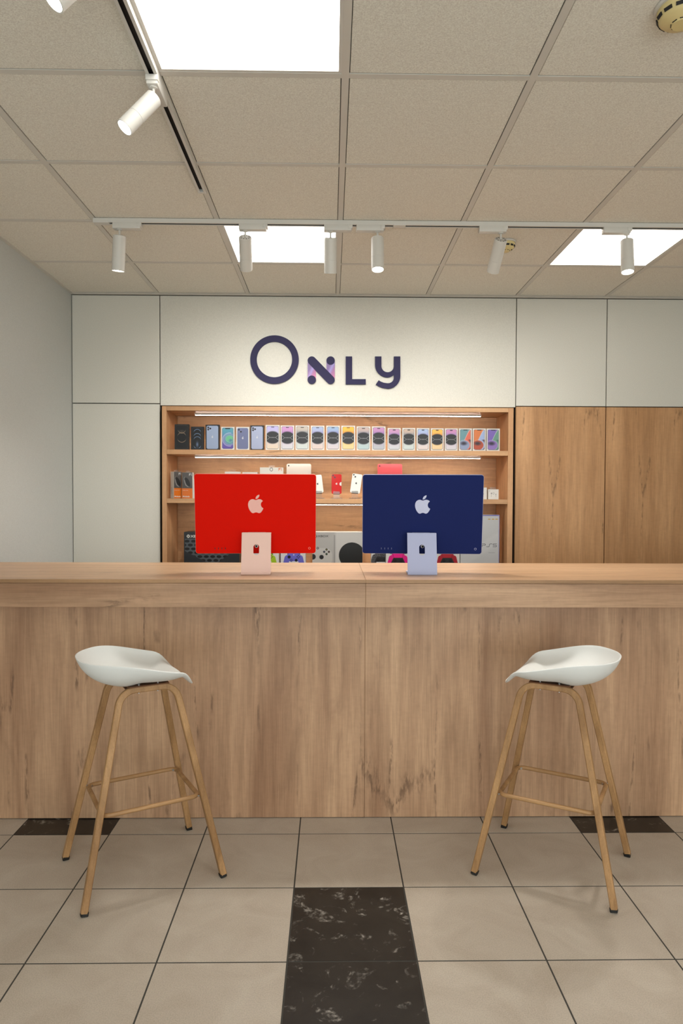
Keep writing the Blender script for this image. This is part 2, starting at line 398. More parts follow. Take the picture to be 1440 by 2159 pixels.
def spotlight(loc, ax, stem_off, d, label, power, on_lens=True, size=(.133,.035), L=.165, R=.031, stem=.035, cone=84):
    t = thing('track_spotlight', label, 'spotlight', loc, group='white spotlights on the ceiling tracks')
    d = Vector(d).normalized()
    a, w = size
    bm = bmesh.new()
    if ax == 0: box(bm, (-a/2, -w/2, -.030), (a/2, w/2, 0), .002); box(bm, (a*.38,-w/2-.002,-.02), (a/2+.006, w/2+.002, -.002), .002)
    else: box(bm, (-w/2, -a/2, -.030), (w/2, a/2, 0), .002); box(bm, (-w/2-.002,-a/2-.004,-.02), (w/2+.002,-a*.38,-.002), .002)
    obj('adapter', bm, M_lamp, t, 40)
    sx = Vector((stem_off, 0, 0)) if ax == 0 else Vector((0, stem_off, 0))
    top = sx+Vector((0,0,-.030)); piv = top+Vector((0,0,-stem))
    bm = bmesh.new(); lathe(bm, [(0,0),(.013,0),(.013,-.004),(.0045,-.006),(.0045,-stem-.006),(0,-stem-.006)], 20, Matrix.Translation(top)); obj('stem', bm, M_lamp, t, 40)
    q = d.to_track_quat('Z', 'Y').to_matrix().to_4x4()
    base = piv-d*.004
    mt = Matrix.Translation(base) @ q
    bm = bmesh.new()
    lathe(bm, [(0,0),(R-.003,0),(R,.003),(R,L*.62),(R-.0007,L*.622),(R-.0007,L*.628),(R,L*.63),(R,L),(R-.003,L),(R-.004,L-.012),(0,L-.012)], 40, mt)
    body = obj('lamp_head', bm, M_lamp, t, 35)
    # cooling vents in the top cap
    bm = bmesh.new()
    for k in range(10):
        an = 2*math.pi*k/10
        p = Vector((math.cos(an)*R*.70, math.sin(an)*R*.70, -.0002)); r_ = bmesh.ops.create_cube(bm, size=1, matrix=mt @ Matrix.Translation(p) @ Matrix.Rotation(an, 4, 'Z') @ Matrix.Diagonal((.009,.003,.0008,1)))
    cyl(bm, mt @ Vector((0,0,-.0006)), mt @ Vector((0,0,.0005)), .0035, n=14)
    obj('vent', bm, M_slot, body)
    bm = bmesh.new(); lathe(bm, [(0,L-.0045),(R-.0045,L-.0045),(R-.0045,L-.0095),(0,L-.0095)], 32, mt)
    obj('lens', bm, M_lens, body)
    ld = bpy.data.lights.new('spot_beam', 'SPOT'); ld.energy = power; ld.spot_size = math.radians(cone); ld.spot_blend = 1.0; ld.shadow_soft_size = .045; ld.color = (1,.965,.91)
    lo = bpy.data.objects.new('spot_beam', ld); C.objects.link(lo); lo.parent = t
    lo.location = base+d*(L+.002); lo.rotation_euler = d.to_track_quat('-Z', 'Y').to_euler()
    return t
TB = TZ-.018
def on2(px): return atY(px, 485, T2Y)[0]
def s2(px, stem_px, d, label, p, **k):
    x = on2(px); return spotlight((x, T2Y, TB), 0, on2(stem_px)-x, d, label, p, **k)
s2(268, 252, (-.10,.16,-1), 'leftmost white spotlight on the long ceiling track, hanging nearly straight down', SPOT_W*1.3)
s2(533, 517, (-.07,.92,-1), 'white spotlight with vented cap visible, in front of the square LED panel', SPOT_W*1.8, cone=120)
s2(712, 697, (.0,.37,-1), 'white spotlight at the right edge of the LED panel above the sign', SPOT_W*2.6, cone=140)
s2(780, 796, (.0,-.18,-1), 'white spotlight with glowing end near the track joint, right of the small LED panel', SPOT_W*1.7)
s2(1038, 1056, (-.11,.92,-1), 'white spotlight leaning left towards the wall, in front of a smoke detector', SPOT_W*1.95, cone=120)
s2(1299, 1322, (-.03,-.16,-1), 'rightmost white spotlight with glowing end in front of right LED panel', SPOT_W*2.3)
A_ = Vector(atY(343, 212, 2.235)); B_ = Vector(atY(273, 283, 2.185)); DS = (B_-A_).normalized()
spotlight((T1X, 2.27, TB), 1, -.045, DS, 'white spotlight pointing down left from the track beside the large LED panel', SPOT_W*.6, size=(.133,.035), R=.027, L=.15)
spotlight((T1X, 1.72, TB), 1, -.045, DS, 'white spotlight at top left corner of view, only its glowing end showing', SPOT_W*.6, size=(.133,.035), R=.027, L=.15)

# ---------------------------------------------------------------- smoke detectors
def detector(x, y, r, label):
    t = thing('smoke_detector', label, 'smoke detector', (x, y, CEIL-.0016), group='smoke detectors')
    bm = bmesh.new(); lathe(bm, [(0,0),(r*1.12,0),(r*1.1,-.008),(0,-.008)], 40); obj('base', bm, M_lamp, t, 40)
    bm = bmesh.new(); lathe(bm, [(0,-.008),(r,-.008),(r,-.018),(r*.93,-.030),(r*.80,-.038),(r*.42,-.046),(r*.40,-.050),(0,-.051)], 40); obj('housing', bm, M_cream, t, 40)
    bm = bmesh.new()
    for k in range(12):
        a = 2*math.pi*k/12
        bmesh.ops.create_cube(bm, size=1, matrix=Matrix.Rotation(a, 4, 'Z') @ Matrix.Translation((r*.955,0,-.026)) @ Matrix.Rotation(math.radians(28), 4, 'Y') @ Matrix.Diagonal((.004, r*.34, .009, 1)))
    for k in range(8):
        a = 2*math.pi*(k+.5)/8
        bmesh.ops.create_cube(bm, size=1, matrix=Matrix.Rotation(a, 4, 'Z') @ Matrix.Translation((r*.43,0,-.0455)) @ Matrix.Diagonal((.002, r*.22, .003, 1)))
    cyl(bm, (r*.62,-r*.2,-.045), (r*.62,-r*.2,-.0405), r*.06, n=14)
    obj('vent_slots', bm, M_slot, t)
p = atZ(1438, 36, CEIL-.03); detector(p[0], p[1], .064, 'cream round smoke detector on the ceiling at top right corner')
p = atZ(1066, 522, CEIL-.03); detector(p[0], p[1], .048, 'small cream smoke detector partly behind the left-leaning spotlight')

# ---------------------------------------------------------------- wall cabinets and sign panel
G = .003
zL = atY(240, 850.5, YF)[2]; zR = atY(1250, 857.5, YF)[2]
ZT = CEIL-.012
def tall_cabinet(x0, x1, zs, mlow, mup, lab):
    t = thing('tall_cabinet', lab, 'cabinet', ((x0+x1)/2, (YF+YB)/2, 0))
    cx, cy = (x0+x1)/2, (YF+YB)/2
    bm = bmesh.new(); box(bm, (x0+.002-cx, YF+.021-cy, .0), (x1-.002-cx, YB-.003-cy, ZT+.002)); obj('body', bm, M_dark, t)
    bm = bmesh.new(); box(bm, (x0+G-cx, YF-cy, zs+G), (x1-G-cx, YF+.019-cy, ZT), .0008, 1); obj('upper_door', bm, mup, t)
    bm = bmesh.new(); box(bm, (x0+G-cx, YF-cy, .08), (x1-G-cx, YF+.019-cy, zs-G), .0008, 1); obj('lower_door', bm, mlow, t)
    return t
XA, XB, XC, XD = -1.147, 1.246, 1.860, 2.474
tall_cabinet(XL+.002, XA, zL, M_wall, M_wall, 'tall white cabinet in the left corner with upper and lower doors')
tall_cabinet(XB, XC, zR, M_wD, M_wall, 'tall cabinet next to the shelves, white upper door over oak lower door')
tall_cabinet(XC, XD, zR, M_wD, M_wall, 'tall oak and white cabinet at the right edge of the view')
tall_cabinet(XD, XR-.002, zR, M_wD, M_wall, 'tall oak and white cabinet beyond the right edge of view')
ztop = atY(700, 857.5, YF)[2]
sp = boxo('wall_panel', (XA+G, YF, ztop+.003), (XB-G, YF+.019, ZT), M_wall, None, .0008)
tag(sp, 'wide white wall panel carrying the letters above the shelves', 'wall panel')
tag(boxo('panel_backing', (XA+.001, YF+.021, ztop+.012), (XB-.001, YB-.003, ZT+.002), M_dark), 'dark backing box filling the space behind the white sign panel', 'backing')

# sign letters: outlines measured on the panel face
PXM = 1/ (FPX/YF)          # metres per photo pixel at the panel
def sgn(zx, zy):           # position on the close-up of the sign -> metres on the panel
    p = atY(500+zx/3.789, 680+zy/3.789, YF-.006); return (p[0], p[2])
LG = 'letters of the wall sign'
def letter(loops, label, name='sign_letter'):
    xs = [p[0] for l in loops for p in l]; zs = [p[1] for l in loops for p in l]
    cx, cz = (min(xs)+max(xs))/2, min(zs)
    me = shape_mesh([[(x-cx, z-cz) for x, z in l] for l in loops], .012)
    return me, (cx, YF-.0003, cz)
def mapL(L): return [sgn(x, y) for x, y in L]
me, loc = letter([mapL(circ(298.5,297,193.5,96)), mapL(circ(298,296.5,141.5,96))], '')
tag(mobj('sign_letter', me, M_navy, None, 40, loc), 'large navy ring letter O, biggest letter of the wall sign', 'sign letter', LG)
me, loc = letter([mapL([(867,272),(918,272),(918,453),(1027,453),(1027,495),(867,495)])], '')
tag(mobj('sign_letter', me, M_navy, None, 40, loc), 'navy letter L on the white panel between N and Y', 'sign letter', LG)
def arc(cx, cy, rx, ry, a0, a1, n=20): return [(cx+rx*math.cos(math.radians(a0+(a1-a0)*k/n)), cy+ry*math.sin(math.radians(a0+(a1-a0)*k/n))) for k in range(n+1)]
Y_ = [(1102,272),(1152,272),(1152,348)] + arc(1202,348,50,50,180,0)[1:] + [(1252,272),(1303,272),(1303,430)] + arc(1203,430,100,100,0,90)[1:] + \
     [(1160,523),(1132,512),(1107,497),(1130,462),(1150,474),(1172,482)] + [(1200,486)] + arc(1204,440,48,46,80,0)[0:] + [(1252,418)] + [(1240,428),(1222,437),(1202,440)] + arc(1202,340,100,100,90,180)[2:]
me, loc = letter([mapL(Y_)], '')
tag(mobj('sign_letter', me, M_navy, None, 40, loc), 'navy letter Y with curled tail, last letter of the wall sign', 'sign letter', LG)
# N: diagonal capsule, two dots (navy) and two coloured stems
def capsule(x0, y0, x1, y1, r, n=18):
    a = math.degrees(math.atan2(y1-y0, x1-x0)); return arc(x1, y1, r, r, a-90, a+90, n)+arc(x0, y0, r, r, a+90, a+270, n)
base = sgn(671, 495)
nt = thing('sign_letter', 'letter N of the wall sign with pink and violet stems', 'sign letter', (base[0], YF-.0003, base[1]), group=LG)
def nl(L): return [(x-base[0], z-base[1]) for x, z in mapL(L)]
mobj('stroke', shape_mesh([nl(capsule(596.5,305,746,459,33.5))], .012), M_navy, nt, 40)
mobj('dot', shape_mesh([nl(circ(746.5,305,33.5,48))], .012), M_navy, nt, 40)
mobj('dot', shape_mesh([nl(circ(596,458,33.5,48))], .012), M_navy, nt, 40)
def gradmesh(x0, x1, y0, y1, fn):
    a = nl([(x0,y1)])[0]; b = nl([(x1,y0)])[0]; nx, ny = 14, 26
    me = bpy.data.meshes.new('stem')
    vs = []; fs = []; cols = []
    for j in range(ny+1):
        for i in range(nx+1):
            s, t = i/nx, j/ny; vs.append((a[0]+(b[0]-a[0])*s, -.008, a[1]+(b[1]-a[1])*t)); cols.append(fn(s, 1-t))
    for j in range(ny):
        for i in range(nx): q = j*(nx+1)+i; fs.append((q, q+1, q+nx+2, q+nx+1))
    n0 = len(vs)
    for (x, z) in ((a[0],a[1]),(b[0],a[1]),(b[0],b[1]),(a[0],b[1])): vs.append((x, 0, z)); cols.append((.4,.3,.5))
    c00, c10, c11, c01 = 0, nx, ny*(nx+1)+nx, ny*(nx+1)
    fs += [(n0, n0+1, c10, c00), (n0+1, n0+2, c11, c10), (n0+2, n0+3, c01, c11), (n0+3, n0, c00, c01)]
    me.from_pydata(vs, [], fs); at = me.color_attributes.new('Col', 'FLOAT_COLOR', 'POINT')
    for k, c in enumerate(cols): at.data[k].color = tuple(c)+(1,)
    return me
def stemcol(flip):
    A = lin((206,110,150)); Bc = lin((150,140,205)); Cc = lin((120,96,150))
    def f(s, t):
        d = np.clip((t-.55*(1-s)) if not flip else (t*.9-.1-.5*(1-s)), 0, 1)
        e = abs(s*.8+t*.7-.75)
        c = A*(d)+Cc*(1-d); w = max(0, 1-e*4)*.8
        return tuple(c*(1-w)+Bc*w)
    return f
mobj('stem', gradmesh(563,629,320,450,stemcol(False)), M_grad, nt)['label'] = 'pink to violet left stem'
mobj('stem', gradmesh(713,780,312,445,stemcol(True)), M_grad, nt)['label'] = 'violet to pink right stem'

# ---------------------------------------------------------------- display shelf unit
SX0, SX1 = -1.127, 1.2235; IX0, IX1 = -1.0965, 1.1885; SF = 4.625; SB = 4.96
zt0, zt1 = 2.026, 1.997
S1T, S1B, S2T, S2B = 1.738, 1.706, 1.4116, 1.381; DECK = .90
su = thing('display_shelf', 'oak wall display shelving unit with lit shelves behind the counter', 'shelving unit', (.048, SF, 0))
def sb(name, a, b, m, bev=.0008):
    bm = bmesh.new(); box(bm, (a[0]-.048, a[1]-SF, a[2]), (b[0]-.048, b[1]-SF, b[2]), bev, 1); return obj(name, bm, m, su)
sb('side_panel', (SX0, SF, 0), (IX0, SB, zt0), M_wSV)
sb('side_panel', (IX1, SF, 0), (SX1, SB, zt0), M_wSV)
sb('top_panel', (IX0+.0005, SF+.0005, zt1), (IX1-.0005, SB, zt0), M_wS)
sb('back_panel', (IX0+.001, SB-.012, .08), (IX1-.001, SB, zt1-.001), M_wS)
sh1 = sb('shelf', (IX0+.0005, SF+.001, S1B), (IX1-.0005, SB-.013, S1T), M_wS)
sh2 = sb('shelf', (IX0+.0005, SF+.001, S2B), (IX1-.0005, SB-.013, S2T), M_wS)
sb('shelf', (IX0+.0005, SF+.001, DECK-.03), (IX1-.0005, SB-.013, DECK), M_wS)
sb('base_panel', (IX0+.0005, SF+.01, .0), (IX1-.0005, SF+.028, DECK-.031), M_wSV)
LY = 4.775
for z in (zt1, S1B, S2B):
    bm = bmesh.new(); box(bm, (-.94-.048, LY-SF, z-.011), (1.04-.048, LY+.016-SF, z), .001, 1)
    o = obj('led_channel', bm, M_lamp, su)
    bm = bmesh.new(); box(bm, (-.935-.048, LY+.002-SF, z-.0135), (1.035-.048, LY+.014-SF, z-.0112)); obj('diffuser', bm, M_led, o)

# ---------------------------------------------------------------- printed boxes
def smooth(a, b, x): t = np.clip((x-a)/(b-a), 0, 1); return t*t*(3-2*t)
def mixm(base, col, m): return base*(1-m[..., None])+np.asarray(col, float)*m[..., None]
def sdrr(x, y, cx, cy, hx, hy, r):
    dx = np.abs(x-cx)-hx+r; dy = np.abs(y-cy)-hy+r
    return np.sqrt(np.maximum(dx,0)**2+np.maximum(dy,0)**2)+np.minimum(np.maximum(dx,dy),0)-r
def seg(x, y, pts, w):
    d = np.full(x.shape, 9.0)
    for (ax, ay), (bx, by) in zip(pts, pts[1:]):
        vx, vy = bx-ax, by-ay; t = np.clip(((x-ax)*vx+(y-ay)*vy)/(vx*vx+vy*vy+1e-12), 0, 1)
        d = np.minimum(d, np.hypot(x-ax-t*vx, y-ay-t*vy))
    return d-w/2
def m_in(sd, aa=.0006): return np.clip(.5-sd/aa, 0, 1)
def print_mesh(name, w, h, fn, res=.0015):
    nx, ny = max(2, int(w/res)), max(2, int(h/res))
    xs = np.linspace(-w/2, w/2, nx+1); zs = np.linspace(0, h, ny+1)
    X, Z = np.meshgrid(xs, zs)
    col = lin(np.clip(fn(X, Z)*.82, 0, 255))
    me = bpy.data.meshes.new(name)
    v = np.stack([X.ravel(), np.zeros(X.size), Z.ravel()], 1)
    idx = np.arange(X.size).reshape(X.shape)
    f = np.stack([idx[:-1,:-1].ravel(), idx[:-1,1:].ravel(), idx[1:,1:].ravel(), idx[1:,:-1].ravel()], 1)
    me.from_pydata(v.tolist(), [], f.tolist())
    at = me.color_attributes.new('Col', 'FLOAT_COLOR', 'POINT')
    c4 = np.concatenate([col.reshape(-1,3), np.ones((X.size,1))], 1).astype(np.float32)
    at.data.foreach_set('color', c4.ravel())
    return me
def carton(name, label, cat, loc, w, h, d, mat, fn=None, rotz=0, group=None, res=.0015, pname='front_print'):
    """box standing at loc (front bottom centre), printed front towards the viewer"""
    t = thing(name, label, cat, loc, rotz, group)
    bm = bmesh.new(); box(bm, (-w/2, 0, 0), (w/2, d, h), .0008, 1); obj('carton', bm, mat, t)
    if fn: mobj(pname, print_mesh(pname, w-.001, h-.001, fn, res), M_print, t, loc=(0,-.0006,.0005))
    return t
def wall_pro(w, h, top, bot, glow):
    def f(x, z):
        a = np.ones(x.shape+(3,))*np.array((238,235,228.))
        hw, hh = w/2-.0085, h/2-.0085; cx, cz = 0, h/2
        s = sdrr(x, z, cx, cz, hw, hh, .009)
        u = x/hw; v = (z-cz)/hh
        top_, bot_ = np.array(top, float), np.array(bot, float); top_ = top_+(top_-top_.mean())*.35; tt = smooth(-1, 1, v)
        scr = np.array(bot)*(1-tt)[...,None]+top_*tt[...,None]
        g = np.exp(-((v-.32)/.28)**2); scr = mixm(scr, glow, g*.85)
        e1 = np.hypot(u/.92, (v-.20)/.30); e2 = np.hypot(u/.92, (v+.21)/.31)
        dk = np.maximum(1-smooth(.75,1.12,e1), 1-smooth(.80,1.08,e2)); side = (1-smooth(.05,.36,np.abs(v)))
        dk = np.maximum(dk, side*smooth(.35,.9,np.abs(u)))
        env = .19+.34*np.sqrt(np.clip(1-u*u*.9, 0, 1)); dk = np.maximum(dk*.0, 1-smooth(-.07, .09, np.abs(v)-env)); scr = mixm(scr, (18,18,24), dk)
        ln = np.minimum(np.abs(np.hypot(u/.90, (v-.25)/.27)-1)+9*(v > .22), np.abs(np.hypot(u/.90, (v+.25)/.27)-1)+9*(v < -.22))
        scr = mixm(scr, (215,215,220), np.clip(1-ln/.07, 0, 1)*.85)
        scr = mixm(scr, (20,20,24), m_in(sdrr(x, z, 0, cz+hh*.92, hw*.27, .0026, .002)))
        a = mixm(a, (225,220,212), m_in(s-.0035, .003)*.4)
        a = mixm(a, (40,46,52), m_in(s-.0012))
        m = m_in(s+.0006)
        return a*(1-m[...,None])+scr*m[...,None]
    return f
def wall_arc(w, h, c1, c2, c3, c4):
    def f(x, z):
        a = np.ones(x.shape+(3,))*np.array((238,235,228.))
        hw, hh = w/2-.0085, h/2-.0085; cz = h/2
        s = sdrr(x, z, 0, cz, hw, hh, .009); u = x/hw; v = (z-cz)/hh
        scr = np.ones_like(a)*np.array(c1, float)
        scr = mixm(scr, c2, smooth(-.15,.12, u*.7-v+.15+.25*np.sin(u*2)) )
        scr = mixm(scr, (235,235,240), np.clip(1-np.abs(u*.7-v+.13+.25*np.sin(u*2))/.10,0,1)*.7)
        e = np.hypot((u+.25)/1.15, (v+.55)/.52)
        scr = mixm(scr, c3, 1-smooth(.85,1.0,e)); scr = mixm(scr, (38,30,48), (1-smooth(.1,.85,np.hypot((u+.3)/1.1,(v+.38)/.34)))*.9)
        scr = mixm(scr, c4, smooth(1.0,1.35,e)*smooth(.2,.9,u)*(v < .0)*.9)
        scr = mixm(scr, (240,230,235), np.clip(1-np.abs(e-.97)/.06,0,1)*.5)
        scr = mixm(scr, (20,20,24), m_in(sdrr(x, z, 0, cz+hh*.965, hw*.40, .003, .002)))
        a = mixm(a, (40,46,52), m_in(s-.0012)); m = m_in(s+.0006)
        return a*(1-m[...,None])+scr*m[...,None]
    return f
def fruit_small(x, z, cx, cz, r):
    u, v = (x-cx)/r, (z-cz)/r
    b = np.hypot(u/.9, v)-1; bite = np.hypot(u-1.05, v-.1)-.45
    return np.minimum(np.maximum(b, -bite), np.hypot((u-.25)/.3, (v-1.45)/.4)-1)*r
def phone_back(w, h, bg, col, cams, frame=(150,160,185), mark=(225,228,235)):
    def f(x, z):
        a = np.ones(x.shape+(3,))*np.array(bg, float); hw, hh = w/2-.0085, h/2-.0075; cz = h/2-.001
        s = sdrr(x, z, 0, cz, hw, hh, .010); a = mixm(a, frame, m_in(s-.001))
        c = np.array(col, float)*(1+.05*(z/h-.5))[...,None]*np.ones_like(a)
        bx, bz = -hw+.017, cz+hh-.018
        c = mixm(c, np.array(col)*1.06, m_in(sdrr(x, z, bx, bz, .0145, .0145, .005)))
        for (i, j) in cams:
            c = mixm(c, (110,112,128), m_in(np.hypot(x-bx-i*.0068, z-bz-j*.0068)-.0068)); c = mixm(c, (24,24,32), m_in(np.hypot(x-bx-i*.0068, z-bz-j*.0068)-.0052))
        c = mixm(c, mark, m_in(fruit_small(x, z, 0, cz+.002, .0065))*.9)
        m = m_in(s); return a*(1-m[...,None])+c*m[...,None]
    return f
def dark_rings(w, h, tint, kind):
    def f(x, z):
        a = np.ones(x.shape+(3,))*np.array((20,20,22.)); hw, hh = w/2-.009, h/2-.009; cz = h/2
        s = sdrr(x, z, 0, cz, hw, hh, .010); u = x/hw; v = (z-cz)/hh
        a = mixm(a, np.array(tint)*.75, np.clip(1-np.abs(s)/.0013, 0, 1)*.9)
        a = mixm(a, (10,10,14), m_in(s))
        t = np.array(tint, float)
        if kind == 0:
            for (cv, rr, lo) in ((-.05,.42,0),(.88,.55,1)):
                e = np.hypot(u/.78, (v-cv)/rr); g = np.clip(1-np.abs(e-1)/.09, 0, 1)
                sel = (smooth(.0,.9,np.abs(v-cv)/rr)) if not lo else (v < .9)*smooth(.3,.9,(cv-v)/rr)
                a = mixm(a, t, g*sel*m_in(s+.002))
            a = mixm(a, t*.5, np.exp(-((v-.5)/.1)**2)*np.exp(-(u/.5)**2)*.8)
        else:
            for cv in (.70,.30,-.02,-.85):
                up = 1 if cv > -.5 else -1
                e = np.hypot(u/.72, (v-cv+.2*up)/.36); g = np.clip(1-np.abs(e-1)/.12, 0, 1)*smooth(-.1,.2,up*(v-cv+.12*up))
                a = mixm(a, t, g*m_in(s+.002))
            a = mixm(a, t*.8, np.exp(-(u/.25)**2)*np.exp(-((v+.62)/.28)**2)*.9)
        return a
    return f
def teal_orb(w, h):
    def f(x, z):
        a = np.ones(x.shape+(3,))*np.array((236,236,232.)); hw, hh = w/2-.0085, h/2-.0085; cz = h/2
        s = sdrr(x, z, 0, cz, hw, hh, .009); u = x/hw; v = (z-cz)/hh
        tt = smooth(-1,1,v)[...,None]; scr = np.array((104,84,176.))*(1-tt)+np.array((96,178,200.))*tt
        e = np.hypot((u-.35)/1.3, (v+.12)/.66); scr = mixm(scr, (178,170,232), (1-smooth(.8,1.0,e))*.7); scr = mixm(scr, (86,170,160), (1-smooth(.5,.95,e))*.8)
        scr = mixm(scr, (235,240,255), np.clip(1-np.abs(e-.98)/.07,0,1)*.8*(u < .6))
        e2 = np.hypot((u-.35)/.72, (v+.05)/.33); scr = mixm(scr, (120,215,150), (1-smooth(.8,1.0,e2))*.85); scr = mixm(scr, (80,120,180), (1-smooth(.1,.8,np.hypot((u-.55)/.7,(v+.2)/.3)))*.7)
        scr = mixm(scr, (235,255,245), np.clip(1-np.abs(e2-1)/.07,0,1)*.6)
        scr = mixm(scr, (16,16,20), m_in(sdrr(x, z, 0, cz+hh*.96, hw*.45, .0035, .002)))
        a = mixm(a, (24,28,34), m_in(s-.0014)); m = m_in(s+.0004); return a*(1-m[...,None])+scr*m[...,None]
    return f
PY = SF+.030
B1, B2, B3, B4 = 'dark', 'white', 0, 0
C3 = [(-1,1),(-1,-1),(1,0)]; C2 = [(-1,1),(1,-1)]
LIL=(196,196,236); PUR=(150,120,200); BEI=(205,190,178); ORA=(246,190,100); PNK=(205,160,205); GRY=(200,200,205)
boxes = [
 (368,398.7,894.4,'k',('r0',(188,160,130)),'black phone box with a golden ring picture, at the left end of the top shelf'),
 (402.3,429.7,899.5,'k',('r1',(150,180,225)),'black phone box with blue glowing arcs on the top shelf'),
 (433,462.8,895.3,'k',('b3',(166,184,216)),'black box showing pale blue phone back, between blue-arc box and teal-orb box'),
 (465.8,494.4,900,'w',('orb',),'white phone box with a teal and violet orb picture'),
 (497.6,526,900,'w',('b2',(118,126,168)),'white box showing the slate-blue back of a phone with two cameras'),
 (527.4,556.7,896.8,'k',('b3',(180,190,222)),'black box showing pale blue phone back, beside the row of white boxes'),
 (559.7,590,896,'w',('p',(206,200,240),(240,222,200),LIL),'white phone box with lilac top and cream bottom picture, first of the tall white ones'),
 (591.2,620.6,897,'w',('p',(216,170,214),(222,222,228),(160,110,180)),'tall white phone box with a pink violet picture, second of the tall white ones'),
 (622.4,652.2,897,'w',('p',(206,196,186),(214,224,222),(112,120,136)),'tall white phone box with grey beige picture above the red monitor'),
 (655,684.2,897.5,'w',('p',(186,198,226),(232,214,206),(150,140,206)),'tall white phone box with blue-lilac picture, above the right corner of red monitor'),
 (687.4,716.7,897.5,'w',('p',(170,192,220),(222,214,220),(130,120,196)),'tall white phone box with blue-lilac picture, directly left of the tall orange one'),
 (719.4,749,897.5,'w',('p',(250,196,90),(250,220,160),(214,130,50)),'taller of the two white phone boxes with an orange picture'),
 (751.5,781,899,'w',('p',(206,186,180),(190,214,218),(104,108,140)),'tall white phone box with grey picture, directly right of the tall orange one'),
 (783.7,813,899,'w',('p',(206,160,200),(190,196,206),(140,100,180)),'tall white phone box with a purple picture, last of the tall ones'),
 (817,845,902.4,'w',('p',(212,168,200),(216,220,226),(142,112,196)),'shorter white phone box with pink purple picture, first of the shorter ones'),
 (848,875.6,902.4,'w',('p',(210,190,176),(212,226,226),(110,118,140)),'shorter white phone box with grey beige picture above the blue monitor'),
 (878,905.6,902.6,'w',('p',(190,206,236),(236,222,218),(150,150,220)),'shorter white phone box with pale blue picture, left of the shorter orange one'),
 (907.8,935.6,903,'w',('p',(252,200,110),(250,220,170),(230,150,70)),'shorter of the two white phone boxes with an orange picture'),
 (937.4,965.2,903.2,'w',('p',(214,160,200),(226,224,232),(150,126,206)),'shorter white phone box with purple picture, right of the shorter orange one'),
 (967.2,995,903.2,'w',('a',(110,160,170),(236,110,84),(150,165,200),(60,40,60)),'white phone box with teal and coral swirl picture'),
 (996.2,1024.4,903.4,'w',('a',(232,130,66),(170,190,236),(190,80,50),(80,40,40)),'white phone box with orange, red and pale blue swirl picture'),
 (1025.6,1054,903.6,'w',('a',(130,104,196),(110,160,140),(150,120,200),(70,110,100)),'white phone box with violet and green swirl, right end of the top shelf')]
for (u0, u1, vt, bg, spec, lab) in boxes:
    zc = S1T+.0005
    a = atY(u0, 930, PY); b = atY(u1, 930, PY); top = atY((u0+u1)/2, vt, PY)
    w = (b[0]-a[0])*.985; h = top[2]-zc
    if spec[0] == 'p': fn = wall_pro(w, h, *spec[1:])
    elif spec[0] == 'a': fn = wall_arc(w, h, *spec[1:])
    elif spec[0] == 'orb': fn = teal_orb(w, h)
    elif spec[0] == 'b3': fn = phone_back(w, h, (24,24,26), spec[1], C3)
    elif spec[0] == 'b2': fn = phone_back(w, h, (236,236,232), spec[1], C2)
    else: fn = dark_rings(w, h, spec[1], 0 if spec[0] == 'r0' else 1)
    carton('phone_box', lab, 'phone box', ((a[0]+b[0])/2, PY, zc), w, h, .03, M_blackcard if bg == 'k' else M_white, fn, rotz=random.uniform(-.012,.012), group='phone boxes on the top shelf')

# ---- middle shelf
MZ = S2T+.0004
def ext(u0, u1, vt, Y, zc):
    a = atY(u0, 1000, Y); b = atY(u1, 1000, Y); t = atY((u0+u1)/2, vt, Y); return (a[0]+b[0])/2, b[0]-a[0], t[2]-zc
def maze(x, z, cx, cz, s):
    """looped two-arch maker's mark"""
    P = [(-1,-1),(-1,1),(-.35,-.1),(-.35,1)]; Q = [(-.0,1),(.55,1),(.95,.6),(.6,.1),(.15,-.1),(.15,-.1)]; R_ = [(.6,.1),(.95,-.3),(.95,-1)]
    sc = lambda A: [(cx+a*s, cz+b*s) for a, b in A]
    return np.minimum(np.minimum(seg(x, z, sc(P), s*.34), seg(x, z, sc(Q[:4]), s*.34)), seg(x, z, sc(R_), s*.34))
def mouse_print(w, h):
    def f(x, z):
        a = np.ones(x.shape+(3,))*np.array((78,74,72.))
        a = mixm(a, (104,100,98), smooth(.2,.9,z/h+x/w*.4)*.6)
        q = (z-h*.64); rot = x*.9+q*.42; up = -x*.42+q*.9
        a = mixm(a, (130,128,126), m_in(np.hypot((rot+.004)/.017, up/.036)-1, .12)*.8)
        a = mixm(a, (30,30,32), m_in(np.hypot((rot)/.0135, (up+.002)/.033)-1, .08))
        a = mixm(a, (190,190,190), m_in(seg(x, z, [(-.018,h*.70),(-.010,h*.50),(.006,h*.44)], .003))*.8)
        a = mixm(a, (236,120,20), m_in(z-h*.385, .001))
        a = mixm(a, (240,240,238), m_in(maze(x, z, w/2-.014, h-.016, .0075)))
        return a
    return f
def mouse_box(u0, u1, vt, rot, lab, Y=SF+.03):
    cx, w, h = ext(u0, u1, vt, Y, MZ)
    t = carton('mouse_box', lab, 'mouse box', (cx, Y, MZ), w, h, .045, M_white, mouse_print(w, h), rotz=rot, group='boxed mice on the middle shelf')
    mobj('lettering', text_mesh('Mcdodo', .014, bold=.0004), M_white, t, loc=(-w/2+.004,-.0012,.008))
    mobj('lettering', text_mesh('wireless mouse', .006), M_white, t, loc=(-w/2+.004,-.0012,h*.30))
    bm = bmesh.new(); box(bm, (-.014,.02,h), (.014,.0206,h+.012)); obj('hang_tab', bm, M_clear, t)
    return t
t = mouse_box(365.5, 384, 994.5, math.radians(42), 'mouse box turned to show its white spine, at left end of middle shelf')
mobj('lettering', text_mesh('silent office mouse', .006), M_black, t).matrix_local = Matrix.Translation((-.0302,.026,.03)) @ Matrix.Rotation(-math.pi/2, 4, 'Z') @ Matrix.Rotation(-math.pi/2, 4, 'Y')
